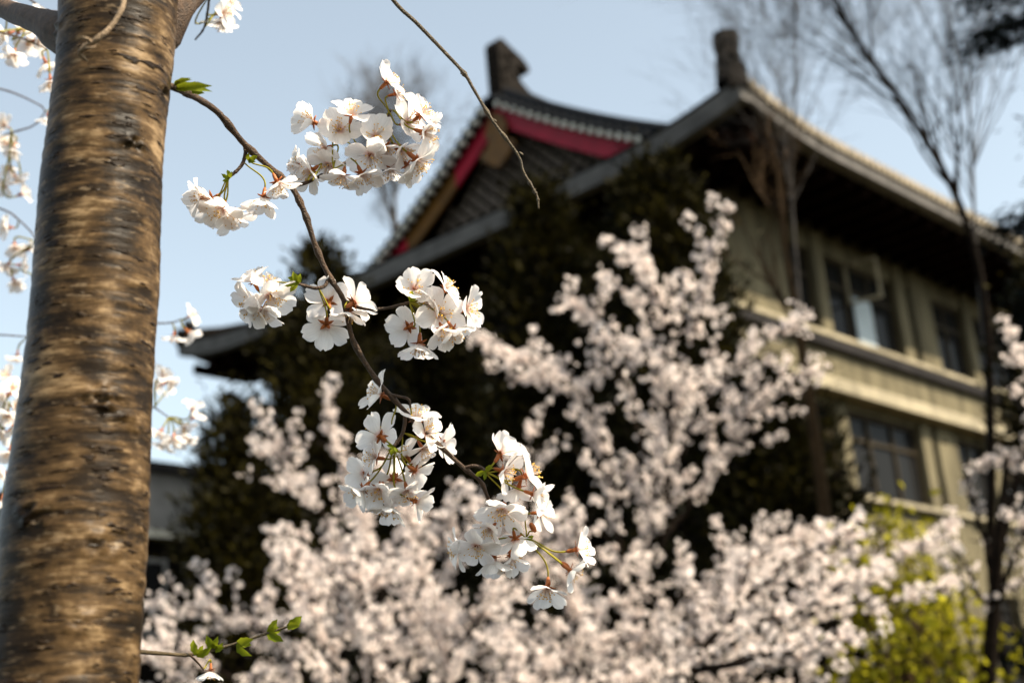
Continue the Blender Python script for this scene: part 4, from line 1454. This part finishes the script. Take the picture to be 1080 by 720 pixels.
# two unopened buds
for (x, y, a, node) in ((562, 556, 120, N_Q2), (596, 596, -35, N_Q2)):
    mb = MB()
    d = AX * math.cos(math.radians(a)) + AU * math.sin(math.radians(a))
    c = P(x, y, 1.02)
    Mx = np.stack([unit(np.cross(d, FWD)), FWD, d], axis=1)
    mb.ball(c, np.array([.0022, .0022, .0042]), 10, 7, 0, Mx)
    mb.tube([P(*node), (P(*node) + c) / 2 + np.array([0, 0, .001]), c - d * .003], [.0005, .0006, .0009], 6, 1)
    mb.build('bud', [M['calyx'], M['stalk']], tree, True)

# blossoms on boughs of the same tree that pass behind the trunk, out of focus
ZB = 1.9
def back_bough(pts, flowers, r0=.0016, r1=.0009):
    _, path = knobbly([P(*q) for q in pts], r0, r1, 60, (0.3, 0.55, 0.8), M['twig'], 'twig', 7)
    for (x, y, ang, tow) in flowers:
        zz = pts[-1][2]
        best = min(pts, key=lambda q: (q[0] - x) ** 2 + (q[1] - y) ** 2)
        blossom(x, y, ang, tow, best, 29 * 1.9 / zz * 1.0, zz + rnd.uniform(-.03, .03))
back_bough([(-80, -25, 1.12), (-40, 20, 1.4), (0, 34, 1.45), (22, 40, 1.5), (50, 52, 1.52)], [(8, 12, 90, .6), (6, 36, 200, .3), (30, 48, 270, .5), (42, 44, 0, .3), (24, 30, 45, .5), (50, 70, 300, .1), (14, 60, 250, .5), (44, 18, 60, .2), (53, 88, 270, .3)])
back_bough([(-80, -25, 1.12), (-20, -40, 1.3), (32, 0, 1.5), (52, 12, 1.55), (75, 10, 1.6)], [])
back_bough([(-240, 60, 1.85), (-60, 90, 1.9), (0, 94, 1.9), (40, 110, 1.9), (48, 118, 1.9)], [(52, 126, 280, .3)])
back_bough([(-205, 110, 1.87), (-60, 160, 1.9), (12, 140, 1.9), (36, 132, 1.9), (48, 118, 1.9)], [(3, 132, 150, .6), (6, 150, 90, .5), (14, 158, 250, .3), (10, 178, 270, .6), (18, 190, 300, .3), (4, 196, 200, .5), (25, 204, 20, -.2)])
back_bough([(-170, 200, 1.9), (-60, 205, 1.9), (0, 220, 1.9), (20, 232, 1.9), (40, 255, 1.9), (60, 300, 1.9)], [(6, 240, 180, .4), (16, 262, 270, .6), (6, 282, 240, .5), (24, 280, 0, .2), (16, 298, 300, .5), (32, 262, 30, .1)])
back_bough([(-150, 330, 1.92), (-60, 350, 1.9), (0, 353, 1.9), (30, 355, 1.9)], [(18, 378, 270, .2)])
back_bough([(-140, 400, 1.92), (-60, 420, 1.8), (0, 462, 1.75), (14, 476, 1.72), (14, 500, 1.7)], [(6, 396, 120, .5), (14, 408, 60, .6), (4, 418, 200, .4), (18, 428, 0, .5), (8, 440, 270, .6), (16, 452, 300, .3), (4, 458, 220, .5), (10, 478, 260, .4), (4, 500, 200, .2), (2, 530, 260, .1)])
back_bough([(60, 300, 1.9), (110, 330, 1.9), (160, 340, 1.9), (181, 340, 1.9), (190, 337, 1.9)], [(203, 331, 30, .3), (201, 352, -50, .2), (183, 357, 265, .2)])
back_bough([(60, 300, 1.9), (110, 380, 1.9), (150, 425, 1.9), (163, 430, 1.9), (178, 440, 1.9)], [(172, 394, 60, .4), (168, 406, 200, .2), (178, 404, -20, .4), (195, 452, -60, .4), (206, 438, 40, .2), (183, 464, 265, .4), (168, 458, 240, .3), (204, 428, 80, .0), (196, 464, 290, .5), (172, 470, 250, .3)])
back_bough([(235, -50, .94), (222, -10, 1.25), (219, 12, 1.35), (215, 30, 1.38), (206, 42, 1.4)], [(238, 14, 0, .4), (232, 26, 260, .3), (244, 4, 30, .3)])
blossom(222, 710, 265, .2, (215, 705, 1.0), 34, 1.01)
print('SCRIPT DONE')
